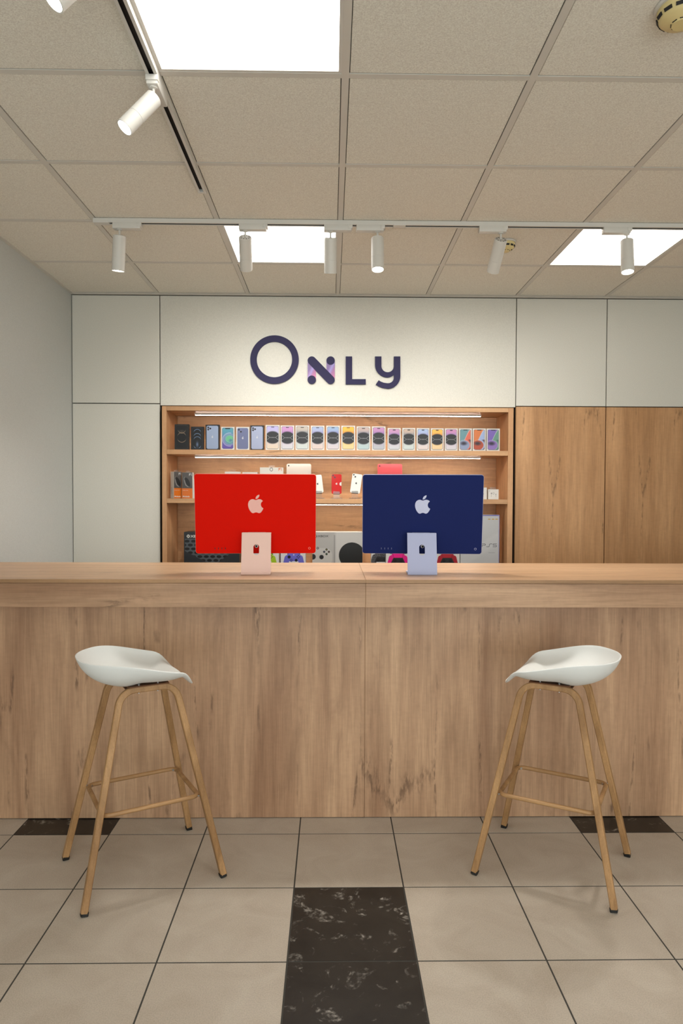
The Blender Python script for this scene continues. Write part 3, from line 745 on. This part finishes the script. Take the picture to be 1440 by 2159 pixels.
mouse_box(383.8, 405.8, 996, 0, 'grey and orange mouse box facing forward beside the turned one')
def whitebox(u0, u1, vt, lab, cat='box', fn=None, Y=SF+.05, d=.04, tab=False, name='white_box', zc=MZ, mat=None, group=None):
    cx, w, h = ext(u0, u1, vt, Y, zc); t = carton(name, lab, cat, (cx, Y, zc), w, h, d, mat or M_white, fn, group=group)
    if tab: bm = bmesh.new(); box(bm, (-.02,.015,h), (.02,.0156,h+.014)); obj('hang_tab', bm, M_clear, t)
    return t, w, h
whitebox(407, 434, 1010, 'low white box behind the left edge of the red monitor', name='accessory_box')
whitebox(474, 506, 994.5, 'white box with hang tab just peeking over the red monitor', tab=True, name='accessory_box')
whitebox(511, 543, 995.5, 'plain white box edge peeking over the red monitor, left of the orange mark', name='accessory_box')
def orange_print(w, h):
    def f(x, z):
        a = np.ones(x.shape+(3,))*np.array((240,236,226.))
        a = mixm(a, (92,104,118), m_in(np.maximum(seg(x, z, [(-w/2,h-.02),(-.035,h-.016),(-.018,h-.026)], .018), -(.001-(h-z)))))
        a = mixm(a, (70,80,94), m_in(np.abs(np.hypot((x+.001)/.009,(z-h+.014)/.011)-1)*.009-.0015))
        return mixm(a, (232,110,40), m_in(maze(x, z, w/2-.020, h-.014, .009)))
    return f
cx, w, h = ext(548, 596.8, 985.6, SF+.05, MZ)
whitebox(548, 596.8, 985.6, 'white box with orange maker mark and cable picture above red monitor', fn=orange_print(w, h), tab=True, name='accessory_box')
# tablets
def tablet(u0, u1, vt, col, lab, Y=SF+.22):
    cx, w, h = ext(u0, u1, vt, Y, MZ); ang = math.radians(8)
    t = thing('tablet', lab, 'tablet', (cx, Y-.02, MZ+.004), group='tablets on the middle shelf'); h = h/math.cos(ang)
    m = plain('tablet_metal', col, .35, metal=.3)
    def P(me): me.transform(Matrix.Rotation(-ang, 4, 'X')); return me
    mobj('body', P(shape_mesh([rrect(-w/2+.001,.001,w/2-.001,h-.001,.012)], .005, .001)), m, t, 40)
    mobj('camera', P(shape_mesh([circ(-w/2+.015, h-.015, .0052, 24)], .0075)), M_black, t)
    lo = fruit_loops(.02); mobj('emblem', P(shape_mesh([[(x, z+h/2) for x, z in l] for l in lo], .0066)), M_steel, t)
    bm = bmesh.new(); box(bm, (-.03,-.03,-.0035), (.03,.06,-.0005)); box(bm, (-.02,.008,-.003), (.02,.012,.07)); obj('stand', bm, M_clear, t)
tablet(604, 656, 979, (196,194,189), 'silver tablet back standing above the red monitor')
tablet(796, 848, 979.5, (206,84,92), 'pinkish red tablet back standing above the blue monitor')
# phones on acrylic stands
def phone(u, vt, vb, w, col, lab, roll, cams, markc, tagc, Y=SF+.06, sticker=False, tilt=10):
    c = atY(u, vb, Y); tz = atY(u, vt, Y)[2]; h = (tz-c[2])/math.cos(math.radians(tilt))
    t = thing('display_phone', lab, 'phone', (c[0], Y, MZ), group='display phones on clear stands')
    m = plain('phone_glass', col, .12, coat=.6)
    X = Matrix.Translation((0,0,c[2]-MZ)) @ Matrix.Rotation(math.radians(-tilt), 4, 'X') @ Matrix.Rotation(math.radians(roll), 4, 'Y')
    def P(me): me.transform(X); return me
    mobj('body', P(shape_mesh([rrect(-w/2+.001,.001,w/2-.001,h-.001,.009)], .006, .001)), m, t, 40)
    bx, bz = -w/2+.016, h-.016
    mobj('camera_bump', P(shape_mesh([rrect(bx-.013,bz-.013,bx+.013,bz+.013,.006)], .0088)), m, t, 40)
    for i, j in cams: mobj('camera', P(shape_mesh([circ(bx+i*.006, bz+j*.006, .0052, 24)], .0105)), M_black, t)
    mobj('emblem', P(shape_mesh([[(x, z+h*.52) for x, z in l] for l in fruit_loops(.012)], .0086)), markc, t)
    if sticker: mobj('sticker', P(shape_mesh([[(x, z) for x, z in arc(w/2-.001, h*.50, .013, .013, 90, 270)]], .0090)), M_white, t)
    s = thing('phone_stand', 'clear acrylic stand with dark price tag under the '+tagc, 'stand', (c[0], Y, MZ), group='clear phone stands')
    hz = c[2]-MZ
    bm = bmesh.new(); box(bm, (-.022,-.011,.0045), (.022,-.0085,hz+.018)); box(bm, (-.022,-.011,hz-.0035), (.022,.012,hz-.001)); obj('holder', bm, M_clear, s)
    boxo('base', (-.04,-.032,0), (.04,.05,.004), M_clear, s)
    boxo('price_tag', (-.038,-.031,.0045), (.038,-.014,.0065), M_blackcard, s)
    bm = bmesh.new()
    for a in (-.030,-.012,.008,.022): box(bm, (a,-.0315,.0066), (a+.011,-.018,.0072))
    obj('tag_lettering', bm, M_white, s)
M_darkmark = plain('dark_mark', (60,58,60), .4)
phone(672, 1001.5, 1040, .068, (214,214,208), 'white phone leaning beside the right edge of the red monitor', -7, C2, M_darkmark, 'phone beside the red monitor')
phone(709.5, 1000, 1041.5, .068, (186,18,22), 'red display phone with a white sticker between the two monitors', 0, C2, M_white, 'red phone', sticker=True)
phone(748, 999, 1040, .068, (222,222,216), 'white phone leaning beside the left edge of the blue monitor', 8, C2, M_darkmark, 'phone beside the blue monitor')
# earphone boxes
def ear_print(w, h, k):
    def f(x, z):
        a = np.ones(x.shape+(3,))*np.array((240,238,232.))
        if k: a = mixm(a, (70,70,74), m_in(fruit_small(x, z, -w/2+.008, h-.008, .0022)))
        for cx, top in ((-.014,.6),(.017,.5)): a = mixm(a, (110,112,114), m_in(seg(x, z, [(cx,h*top),(cx,h*.25)], .0015)))*1; 
        a = mixm(a, (120,122,124), m_in(np.abs(np.hypot(x, z-h*.62)-.006)-.0008)); a = mixm(a, (90,94,94), m_in(np.hypot((x+.014)/.003,(z-h*.62)/.005)-1, .2)); a = mixm(a, (150,152,152), m_in(np.hypot((x-.017)/.003,(z-h*.52)/.004)-1, .2))
        return a
    return f
whitebox(1002, 1026.7, 1028, 'tall white earphone box touching the right edge of the blue monitor', cat='earphone box', name='earphone_box', fn=ear_print(.07,.07,False), Y=SF+.05, group='earphone boxes')
whitebox(1029.5, 1051.7, 1031.7, 'small white earphone box with earbud picture at right end of middle shelf', cat='earphone box', name='earphone_box', fn=ear_print(.07,.065,True), Y=SF+.05, tab=True, group='earphone boxes')

# ---- bottom shelf
DZ = DECK+.0004; YB_ = SF+.05
def hexprint(w, h):
    def f(x, z):
        a = np.ones(x.shape+(3,))*np.array((40,45,50.))
        L_ = x+w/2; D = h-z
        pan = np.minimum(np.minimum(.26-L_*.0-D*0, .30-D), 9)
        # V-shaped perforated panel: lower edge falls from left to a point, then climbs
        edge = np.where(L_ < .20, .125+L_*.52, .125+.20*.52-(L_-.20)*.75)
        m = m_in(D-edge, .001)*m_in(-(D-.045-0*L_), .001)*(L_ > .006)
        a = mixm(a, (84,92,98), m)
        q = (D-.062); row = np.floor(q/.026+.5); xo = (L_+(row % 2)*.0215)
        px = (xo/.043-np.floor(xo/.043)-.5)*.043; pz = q-row*.026
        a = mixm(a, (14,16,18), m*m_in(np.hypot(px/.0165, pz/.0092)-1, .08))
        return a
    return f
def stroke_word(kind, s):
    """wide square lettering as bars"""
    return None
cx, w, h = ext(387.5, 505, 1122, YB_, DZ)
t = carton('console_box', 'dark game console box with round-hole grille picture behind the red monitor', 'console box', (cx, YB_, DZ), w, h, .16, M_blackcard, hexprint(w, h), group='game console boxes', res=.0018)
mobj('lettering', text_mesh('XBOX', .023, bold=.0006, xs=1.25), M_white, t, loc=(-w/2+.045,-.0012,h-.036))
def ring_x(t, x, z, r, m1, m2):
    mobj('emblem', shape_mesh([circ(x, z, r, 32)], .0004), m1, t, loc=(0,-.001,0))
    bm = bmesh.new()
    for a in (42,-42,138,222): 
        bmesh.ops.create_cube(bm, size=1, matrix=Matrix.Translation((x,-.0016,z)) @ Matrix.Rotation(math.radians(a), 4, 'Y') @ Matrix.Translation((r*.5,0,0)) @ Matrix.Diagonal((r*.95,.0003,r*.22,1)))
    obj('emblem_cross', bm, m2, t)
ring_x(t, -w/2+.030, h-.028, .0115, M_white, M_blackcard)
def controller_sd(x, z, cx, cz, s):
    b = sdrr(x, z, cx, cz+.01*s, .052*s, .030*s, .026*s)
    g1 = seg(x, z, [(cx-.048*s,cz+.005*s),(cx-.060*s,cz-.045*s)], .040*s); g2 = seg(x, z, [(cx+.048*s,cz+.005*s),(cx+.060*s,cz-.045*s)], .040*s)
    return np.minimum(b, np.minimum(g1, g2))
def xctrl(w, h, col, cz, s=1.0, cx=0, bg=(236,236,236), btn=(40,42,60), stripe=None):
    def f(x, z):
        a = np.ones(x.shape+(3,))*np.array(bg, float)
        if stripe: a = mixm(a, stripe, m_in(-(x+w/2-.0), .001)*0+((x < -w/2+.006) | (x > w/2-.001))*1.0)
        c = np.array(col, float)
        sd = controller_sd(x, z, cx, cz, s)
        a = mixm(a, c*.45, m_in(sdrr(x, z, cx, cz+.036*s, .048*s, .008*s, .006*s)))
        a = mixm(a, c, m_in(sd)); a = mixm(a, c*1.12, m_in(sd+.006)*smooth(cz-.01, cz+.04, z)*.7)
        a = mixm(a, (20,22,26), m_in(np.hypot(x-cx+.034*s, z-cz-.012*s)-.0115*s)); a = mixm(a, (20,22,26), m_in(np.hypot(x-cx-.018*s, z-cz+.012*s)-.0105*s))
        a = mixm(a, c*.8, m_in(np.hypot(x-cx+.018*s, z-cz+.012*s)-.012*s))
        for i, j in ((0,1),(0,-1),(1,0),(-1,0)): a = mixm(a, btn, m_in(np.hypot(x-cx-.034*s-i*.009*s, z-cz-.014*s-j*.009*s)-.0042*s))
        a = mixm(a, (245,245,245), m_in(np.hypot(x-cx, z-cz-.028*s)-.0055*s)*.8)
        return a
    return f
cx, w, h = ext(531, 588.5, 1152, YB_, DZ)
carton('controller_box', 'white box with lime green gamepad picture behind the pink monitor stand', 'gamepad box', (cx, YB_, DZ), w, h, .07, M_white, xctrl(w, h, (176,214,40), .105, .82, cx=.012), group='gamepad boxes')
cx, w, h = ext(590.5, 645, 1152, YB_, DZ)
carton('controller_box', 'white box with violet gamepad picture below the red monitor', 'gamepad box', (cx, YB_, DZ), w, h, .07, M_white, xctrl(w, h, (112,112,214), .105, .92, cx=.006, stripe=(40,50,90)), group='gamepad boxes')
# light console box
def sprint(w, h):
    def f(x, z):
        a = np.ones(x.shape+(3,))*np.array((190,188,184.)); L_ = x+w/2
        a = mixm(a, (214,212,208), m_in(-(L_-.155), .02)); a = mixm(a, (160,158,156), m_in(np.abs(L_-.150)-.004, .004)*(z < h-.02))
        a = mixm(a, (206,204,200), m_in(sdrr(x, z, -w/2+.04, .115, .095, .062, .05)))
        X0 = -w/2
        a = mixm(a, (24,26,28), m_in(np.hypot(x-X0-.062, z-h+.170)-.0150)); a = mixm(a, (70,72,74), m_in(np.abs(np.hypot(x-X0-.062, z-h+.170)-.0115)-.001))
        a = mixm(a, (40,42,44), m_in(np.hypot(x-X0-.004, z-h+.168)-.019))
        a = mixm(a, (50,52,54), m_in(np.hypot(x-X0-.036, z-h+.110)-.0085)); a = mixm(a, (210,210,210), m_in(np.minimum(seg(x, z, [(X0+.031,h-.115),(X0+.041,h-.105)], .002), seg(x, z, [(X0+.031,h-.105),(X0+.041,h-.115)], .002))))
        for (i, j, c) in ((0,1,(150,140,60)),(0,-1,(60,120,70)),(1,0,(120,60,50)),(-1,0,(60,80,120))):
            cxx, czz = X0+.096+i*.016, h-.134+j*.0155
            a = mixm(a, (44,40,38), m_in(np.hypot(x-cxx, z-czz)-.0075)); a = mixm(a, c, m_in(np.hypot(x-cxx, z-czz)-.003))
        # round speaker grille
        gx, gz = X0+.268, h-.158
        g = m_in(np.hypot(x-gx, z-gz)-.088); gr = (np.mod(x, .006) < .0028) | (np.mod(z, .006) < .0028)
        a = mixm(a, (22,24,24), g); a = mixm(a, (40,43,43), g*gr*.5)
        return a
    return f
cx, w, h = ext(659, 765, 1122, YB_, DZ)
t = carton('console_box', 'pale grey game console box with big black round speaker picture between the monitors', 'console box', (cx, YB_, DZ), w, h, .13, M_white, sprint(w, h), group='game console boxes', res=.0015)
mobj('lettering', text_mesh('XBOX', .020, xs=1.3), M_blackcard, t, loc=(-w/2+.036,-.0012,h-.034))
ring_x(t, -w/2+.022, h-.0275, .0105, M_blackcard, M_white)
# dual-tone gamepads
def dsense(w, h, col, cz, s=1.0, cx=0, mid=(40,42,44)):
    def f(x, z):
        a = np.ones(x.shape+(3,))*np.array((232,232,230.)); c = np.array(col, float)
        sd = controller_sd(x, z, cx, cz, s)
        a = mixm(a, (60,40,50), m_in(sdrr(x, z, cx-.046*s, cz+.040*s, .014*s, .006*s, .004*s))); a = mixm(a, (60,40,50), m_in(sdrr(x, z, cx+.046*s, cz+.040*s, .014*s, .006*s, .004*s)))
        a = mixm(a, c, m_in(sd))
        tp = np.abs(x-cx)-(.030*s+(z-cz-.005*s)*.25)
        a = mixm(a, c*1.05, m_in(np.maximum(tp, np.abs(z-cz-.022*s)-.016*s)))
        a = mixm(a, c*.6, m_in(np.abs(np.maximum(tp, np.abs(z-cz-.022*s)-.016*s))-.0009))
        a = mixm(a, mid, m_in(np.maximum(np.abs(x-cx)-(.034*s+(cz+.006*s-z)*.5), np.maximum(z-(cz+.006*s), (cz-.03*s)-z))))
        for i in (-1, 1): a = mixm(a, (18,18,20), m_in(np.hypot(x-cx-i*.024*s, z-cz+.014*s)-.0125*s))
        return a
    return f
def camo(w, h, cz):
    g = dsense(w, h, (92,92,96), cz, .95)
    def f(x, z):
        a = g(x, z); sd = controller_sd(x, z, 0, cz, .95)
        n = np.sin(x*260+np.sin(z*190)*2)*np.cos(z*230+np.sin(x*170)*2)
        return mixm(a, (36,36,40), m_in(sd)*(n > .15)*.8)
    return f
for (u0, u1, fn_, lab) in ((783.5,813.5,'camo','white box with grey camouflage gamepad picture, left of the pink one'),
                      (814.5,866,(238,20,140),'white box with bright pink gamepad picture below the blue monitor'),
                      (867,917,(228,228,230),'white box with white gamepad picture behind the lavender stand'),
                      (918,970.5,(176,20,40),'white box with dark red gamepad picture below the blue monitor')):
    cx, w, h = ext(u0, u1, 1150, YB_, DZ)
    if fn_ == 'camo':
        w2 = .165; fn = camo(w2, h, .112); g_ = fn; fn = (lambda x, z, g_=g_: g_(x-.022, z))
    else: fn = dsense(w, h, fn_, .106, .93)
    carton('controller_box', lab, 'gamepad box', (cx, YB_, DZ), w, h, .07, M_white, fn, group='gamepad boxes')
cx, w, h = ext(972, 1054, 1085.5, YB_, DZ)
def ps_print(w, h):
    def f(x, z):
        a = np.ones(x.shape+(3,))*np.array((206,208,210.)); a = mixm(a, (216,218,220), m_in(seg(x, z, [(-w/2,h*.2),(w/2,h*.62)], .07), .02)*.7)
        a = mixm(a, (110,104,190), m_in(-(z-h+.008), .001)); a = mixm(a, (150,148,205), m_in(-(x-w/2+.004), .001))
        for c0 in (.062,.036,.012): 
            a = mixm(a, (206,160,40), m_in(sdrr(x, z, w/2-c0-.008, h-.030, .008, .0035, .002))*.9)
        a = mixm(a, (120,122,126), m_in(sdrr(x, z, w/2-.052, h-.258, .022, .0012, .0005))*.6)
        # PS5 wordmark
        s = .0098; X0, Z0 = w/2-.118, h-.208; wd = .0028
        def P(L_): return [(X0+a_*s, Z0+b_*s) for a_, b_ in L_]
        S = [(3.1,-1),(4.5,-1),(4.95,-.75),(5.1,-.3),(5.1,.3),(5.25,.75),(5.7,1),(7.0,1)]
        F5 = [(7.6,-1),(9.7,-1),(10.1,-.75),(10.1,-.25),(9.7,0),(7.7,0),(7.7,1),(10.2,1)]
        Pp = [(0,-1),(0,0),(2.0,0),(2.4,.25),(2.4,.75),(2.0,1),(-.1,1)]
        for Q in (Pp, S, F5): a = mixm(a, (34,34,38), m_in(seg(x, z, P(Q), wd)))
        return a
    return f
carton('console_box', 'tall white game console box with blue top edge at right end of shelf', 'console box', (cx, YB_, DZ), w, h, .10, M_white, ps_print(w, h), group='game console boxes')

# ---------------------------------------------------------------- counter
CT = 1.084; CF = 2.885; CB = 3.605; PF = 3.04
xs_ = atY(771, 1250, CF)[0]; CXR = 2.9
ct = thing('counter', 'long oak service counter with overhanging top across the room', 'counter', (0, 3.2, 0))
def cb(name, a, b, m, bev=.001):
    bm = bmesh.new(); box(bm, (a[0], a[1]-3.2, a[2]), (b[0], b[1]-3.2, b[2]), bev, 1); return obj(name, bm, m, ct)
for (x0, x1) in ((XL+.002, xs_-.0004), (xs_+.0004, CXR)):
    cb('countertop', (x0, CF, CT-.0155), (x1, CB, CT), [M_wT])
    cb('edge_band', (x0, CF-.0006, CT-.0150), (x1, CF-.0001, CT-.0006), M_edge, 0)
    cb('fascia', (x0, CF+.0015, .967), (x1, CF+.02, CT-.0165), M_wH)
    cb('soffit', (x0, CF+.021, .967), (x1, PF+.02, .983), M_wV)
    xq = atY(769, 1500, PF)[0]
for (x0, x1) in ((XL+.002, xq-.0004), (xq+.0004, CXR)):
    cb('front_panel', (x0, PF, .003), (x1, PF+.018, .966), M_wV)
cb('rear_support', (XL+.01, PF+.02, .0), (XL+.03, CB-.03, CT-.017), M_wSV); cb('rear_support', (CXR-.03, PF+.02, .0), (CXR-.01, CB-.03, CT-.017), M_wSV)
cb('rear_support', (.6, PF+.02, .0), (.62, CB-.03, CT-.017), M_wSV)

# ---------------------------------------------------------------- all-in-one computers
def computer(px, label, cback, cstand, cedge, cmark, ports, turn, dx):
    base = atY(px, 1212.5, 3.058)
    t = thing('desktop_computer', label, 'computer', (base[0], 3.058, CT), math.radians(turn), group='computers on the counter')
    mb = plain('monitor_back_paint', cback, .6, speck=.14, scale=700, spec=.05)
    ms = plain('stand_paint', cstand, .45, speck=.04, scale=900, spec=.3)
    me_ = plain('monitor_edge', cedge, .35, metal=.3)
    mm = plain('mark', cmark, .3)
    H, W, TH = .366, .547, .0115
    tilt = math.radians(8)
    X = Matrix.Translation((dx, .116, .087)) @ Matrix.Rotation(tilt, 4, 'X')
    def P(me, dy=0.0): me.transform(X @ Matrix.Translation((0,dy,0))); return me
    disp = mobj('display', P(shape_mesh([rrect(-W/2+.001,.001,W/2-.001,H-.001,.011)], TH-.002, .001)), [me_], t, 30)
    mobj('back_cover', P(shape_mesh([rrect(-W/2+.0016,.0016,W/2-.0016,H-.0016,.0105)], .0012), -TH+.0006), mb, disp, 30)
    y1 = -TH-.0005
    mobj('emblem', P(shape_mesh([[(x, z+.230) for x, z in l] for l in fruit_loops(.069)], .0004), y1), mm, disp)
    bm = bmesh.new()
    for k in range(4): bmesh.ops.create_cube(bm, size=1, matrix=X @ Matrix.Translation((-.186+.0157*k, y1-.0004, .0245)) @ Matrix.Diagonal((.0026,.0006,.0085,1)))
    obj('ports', bm, ports, disp)
    mobj('power_button', P(shape_mesh([circ(.244,.0245,.0052,32), circ(.244,.0245,.0042,32)], .0005), y1), mm, disp)
    bm = bmesh.new(); box(bm, (-.26,.0004,.012), (.26,.0012,H-.012)); bm.transform(X); obj('screen', bm, M_black, disp)
    # stand: leaning plate with a stadium slot, bent foot under the screen, short arm at the top
    lean = math.radians(16); PH = .191; pw = .0655
    slot = [(x, z) for x, z in rrect(-.0128,.088,.0128,.137,.0126)]
    S = Matrix.Rotation(-lean, 4, 'X')
    me = shape_mesh([rrect(-pw,.004,pw,PH,.0015), slot], .005); me.transform(S)
    mobj('stand_plate', me, ms, t, 30)
    bm = bmesh.new(); box(bm, (-pw,-.006,0), (pw,.135,.0055), .0022, 3); cyl(bm, (-pw,.0,.006), (pw,.0,.006), .006, n=20); obj('stand_foot', bm, ms, t, 40)
    yt, zt = PH*math.sin(lean), PH*math.cos(lean)
    bm = bmesh.new(); box(bm, (-pw,yt-.006,zt-.005), (pw,.100,zt+.0), .002, 2); cyl(bm, (-.04,.092,zt-.008), (.04,.092,zt-.008), .009, n=20); obj('stand_arm', bm, ms, t, 40)
    # power plug seen through the slot
    c = X @ Vector((.002,-TH-.001,.036)); d = (X.to_3x3() @ Vector((0,-1,0)))
    bm = bmesh.new(); cyl(bm, c, c+d*.007, .0075, n=28); obj('plug', bm, M_steel, t, 40)
    bm = bmesh.new(); cyl(bm, c+d*.007, c+d*.0078, .0048, n=24); obj('plug_socket', bm, M_rub, t, 40)
    return t
computer(539.5, 'red-backed desktop computer on a pink stand, left on the counter', (216,20,4), (232,196,184), (226,120,104), (236,178,166), M_rub, 3, -.005)
M_bport = plain('blue_port', (96,104,140), .4)
computer(890.5, 'dark blue-backed desktop computer on a lavender stand, right on the counter', (30,40,92), (176,182,214), (150,156,190), (196,200,228), M_bport, -3, .005)

# ---------------------------------------------------------------- bar stools
def sweep(bm, pts, nrm, sec, close=False, mi=0, capends=True):
    """pts list of Vector, nrm function(i)->binormal Vector, sec list of (n,b)"""
    rings = []; n = len(pts)
    for i, p in enumerate(pts):
        a = pts[(i-1) % n] if (close or i > 0) else p; b = pts[(i+1) % n] if (close or i < n-1) else p
        t = (b-a).normalized(); bn = nrm(i); bn = (bn-t*bn.dot(t)).normalized(); nn = t.cross(bn)
        rings.append([bm.verts.new(p+nn*u+bn*v) for u, v in sec])
    m = len(sec)
    for i in range(n if close else n-1):
        A, B = rings[i], rings[(i+1) % n]
        for k in range(m): bm.faces.new((A[k], A[(k+1) % m], B[(k+1) % m], B[k]))
    if not close and capends: bm.faces.new(rings[0]); bm.faces.new(rings[-1])
def fillet(P, r, n=8):
    out = [P[0]]
    for a, b, c in zip(P, P[1:], P[2:]):
        u = (a-b).normalized(); v = (c-b).normalized(); ang = u.angle(v); dd = r/math.tan(ang/2)
        s, e = b+u*dd, b+v*dd; cc = b+(u+v).normalized()*(r/math.sin(ang/2))
        w0, w1 = s-cc, e-cc; tot = w0.angle(w1)
        for k in range(n+1):
            t = k/n; out.append(cc+(w0*math.sin((1-t)*tot)+w1*math.sin(t*tot))/math.sin(tot))
    out.append(P[-1]); return out
def plan(th):
    """seat outline, x forward"""
    c, s = math.cos(th), math.sin(th)
    b = .205
    if c < 0: a, p = .222, 2.3
    else: a, p = .184, 3.1
    q = (abs(c)**p+abs(s)**p)**(-1/p)
    k = 1.0
    return a*q*c, b*q*s
def ss(a, b, x): t = min(max((x-a)/(b-a), 0), 1); return t*t*(3-2*t)
def seat_shell(parent):
    NR, NT = 22, 96; th_ = .0055
    Z0 = .742
    def pt(r, t):
        x, y = plan(t); c = math.cos(t); xr, yr = x*r, y*r
        xn = x/.190
        rim = .784+.054*ss(-.9, .75, -xn)
        fr = ss(.60, .93, xn)*(1-.62*ss(.72,1.0,abs(y)/.205))
        ph = r*math.radians(78); zz = ((1-math.cos(ph))/(1-math.cos(math.radians(78))))**1.25; k = math.sin(ph)/(math.sin(math.radians(78))*max(r, 1e-6)) if r > 0 else 1.0
        z0 = Z0-.014*ss(.1, .8, -xn)
        bowl = z0+(rim-z0)*zz
        front = Z0+.022*ss(.0,.8,r)-.008*ss(.80,1.0,r)**1.4
        z = bowl*(1-fr)+front*fr
        z -= .020*ss(.50,1.0,xn)*ss(.72,1.0,r)+.016*ss(.5,1.0,xn)*ss(.55,1.0,r)*(1-ss(.45,.95,abs(y)/.205))
        kf = k*(1-fr)+fr; xx, yy = x*r*kf, y*r*kf
        # two shallow hollows with a centre ridge
        z += .004*math.exp(-(yy/.03)**2)*ss(.1,.5,xn*r)*(1-r)
        return Vector((xx-.010, yy, z))
    bm = bmesh.new()
    cv = bm.verts.new(pt(0, 0)); rows = []
    for i in range(1, NR+1): rows.append([bm.verts.new(pt(i/NR, 2*math.pi*k/NT)) for k in range(NT)])
    for k in range(NT): bm.faces.new((cv, rows[0][k], rows[0][(k+1) % NT]))
    for A, B in zip(rows, rows[1:]):
        for k in range(NT): bm.faces.new((A[k], B[k], B[(k+1) % NT], A[(k+1) % NT]))
    bmesh.ops.recalc_face_normals(bm, faces=bm.faces[:])
    if cv.normal.z < 0: bmesh.ops.reverse_faces(bm, faces=bm.faces[:])
    me = bpy.data.meshes.new('seat'); bm.to_mesh(me); bm.free()
    o = mobj('seat', me, M_shell, parent)
    for p in me.polygons: p.use_smooth = True
    so = o.modifiers.new('thick', 'SOLIDIFY'); so.thickness = th_; so.offset = -1
    bv = o.modifiers.new('round', 'BEVEL'); bv.width = .0018; bv.segments = 2; bv.angle_limit = math.radians(50)
    return o
def stool(loc, rz, label, scratch=False):
    t = thing('bar_stool', label, 'bar stool', (loc[0], loc[1], 0), rz, group='bar stools at the counter')
    seat_shell(t)
    FXH, TXH, FYH, TYH, TOP = .249, .100, .211, .100, .722
    def lat(z): return FYH-(FYH-TYH)*z/TOP
    for s in (-1, 1):
        P = [Vector((-FXH, s*FYH, .010)), Vector((-TXH, s*TYH, TOP)), Vector((TXH, s*TYH, TOP)), Vector((FXH, s*FYH, .010))]
        Q = fillet(P, .062, 10)
        # subdivide the long legs for a clean grain
        bn = Vector((0, TOP, s*(FYH-TYH))).normalized()
        n_, b_ = .0115, .0130; c = .0028
        sec = [(-n_+c,-b_),(n_-c,-b_),(n_,-b_+c),(n_,b_-c),(n_-c,b_),(-n_+c,b_),(-n_,b_-c),(-n_,-b_+c)]
        bm = bmesh.new(); sweep(bm, Q, lambda i: bn, sec)
        fr = obj('leg_frame', bm, M_leg, t, 25)
        for e in (-1, 1):
            f = Vector((e*FXH, s*FYH, .0)); up = (Vector((e*TXH, s*TYH, TOP))-f).normalized()
            bm = bmesh.new(); sweep(bm, [f+up*.0005, f+up*.014], lambda i: bn, [(u*1.07, v*1.07) for u, v in sec])
            for v in bm.verts:
                if v.co.z < .0005: v.co.z = .0005
            obj('foot_cap', bm, M_rub, fr)
        bm = bmesh.new()
        for e in (-.035, .035): cyl(bm, (e, s*TYH, TOP-.0105), (e, s*TYH, TOP-.0155), .0042, n=12)
        obj('bolt', bm, M_steel, fr, 40)
    # footrest ring
    ZF = .300; k = ZF/TOP; hx = FXH-(FXH-TXH)*k-.012; hy = lat(ZF)-.013
    L_ = rrect(-hx, -hy, hx, hy, .03, 6)
    bm = bmesh.new(); R8 = .0088
    sweep(bm, [Vector((x, y, ZF)) for x, y in L_], lambda i: Vector((0,0,1)), [(R8*math.cos(2*math.pi*q/12), R8*.9*math.sin(2*math.pi*q/12)) for q in range(12)], close=True)
    fo = obj('footrest', bm, M_legX, t, 60)
    bm = bmesh.new()
    for ex in (-1, 1):
        for ey in (-1, 1):
            c = Vector((ex*(hx-.006), ey*(hy-.006), ZF)); d = Vector((ex, ey, 0)).normalized()
            cyl(bm, c-d*.014, c-d*.006, .0050, n=12); cyl(bm, c-d*.006, c+d*.012, .003, n=10)
    obj('bolt', bm, M_steel, fo, 40)
    # folded bracket between bows and shell
    bm = bmesh.new()
    for s in (-1, 1): box(bm, (-.074, s*TYH-.017, TOP+.011), (.074, s*TYH+.017, TOP+.0155), .001, 1)
    z0, z1 = TOP+.0155, .7405
    box(bm, (-.078, -TYH+.016, TOP-.004), (.078, TYH-.016, TOP+.0005), .001, 1)
    for s in (-1, 1):
        vs = [(-.078,s*(TYH-.016),TOP-.004),(.078,s*(TYH-.016),TOP-.004),(.074,s*(TYH-.016),TOP+.0155),(-.074,s*(TYH-.016),TOP+.0155)]
        box(bm, (-.074, s*(TYH-.016)-.0022, TOP-.003), (.074, s*(TYH-.016)+.0022, TOP+.0150))
        box(bm, (.040, s*.06-.02, TOP), (.070, s*.06+.02, .7445)); box(bm, (-.070, s*.05-.02, TOP), (-.03, s*.05+.02, .7345))
    br = obj('bracket', bm, M_brown, t)
    bm = bmesh.new()
    for s in (-1, 1):
        for e in (-.035,.035): cyl(bm, (e, s*TYH, TOP+.0155), (e, s*TYH, TOP+.0190), .0055, n=14)
    obj('screw', bm, M_steel, br, 40)
    return t
stool((-.7222, 2.638), math.radians(28.9), 'white-seated oak bar stool on the left, its low back to the left wall')
stool((.8708, 2.645), math.radians(180-29.2), 'white-seated oak bar stool on the right, turned towards the left one')
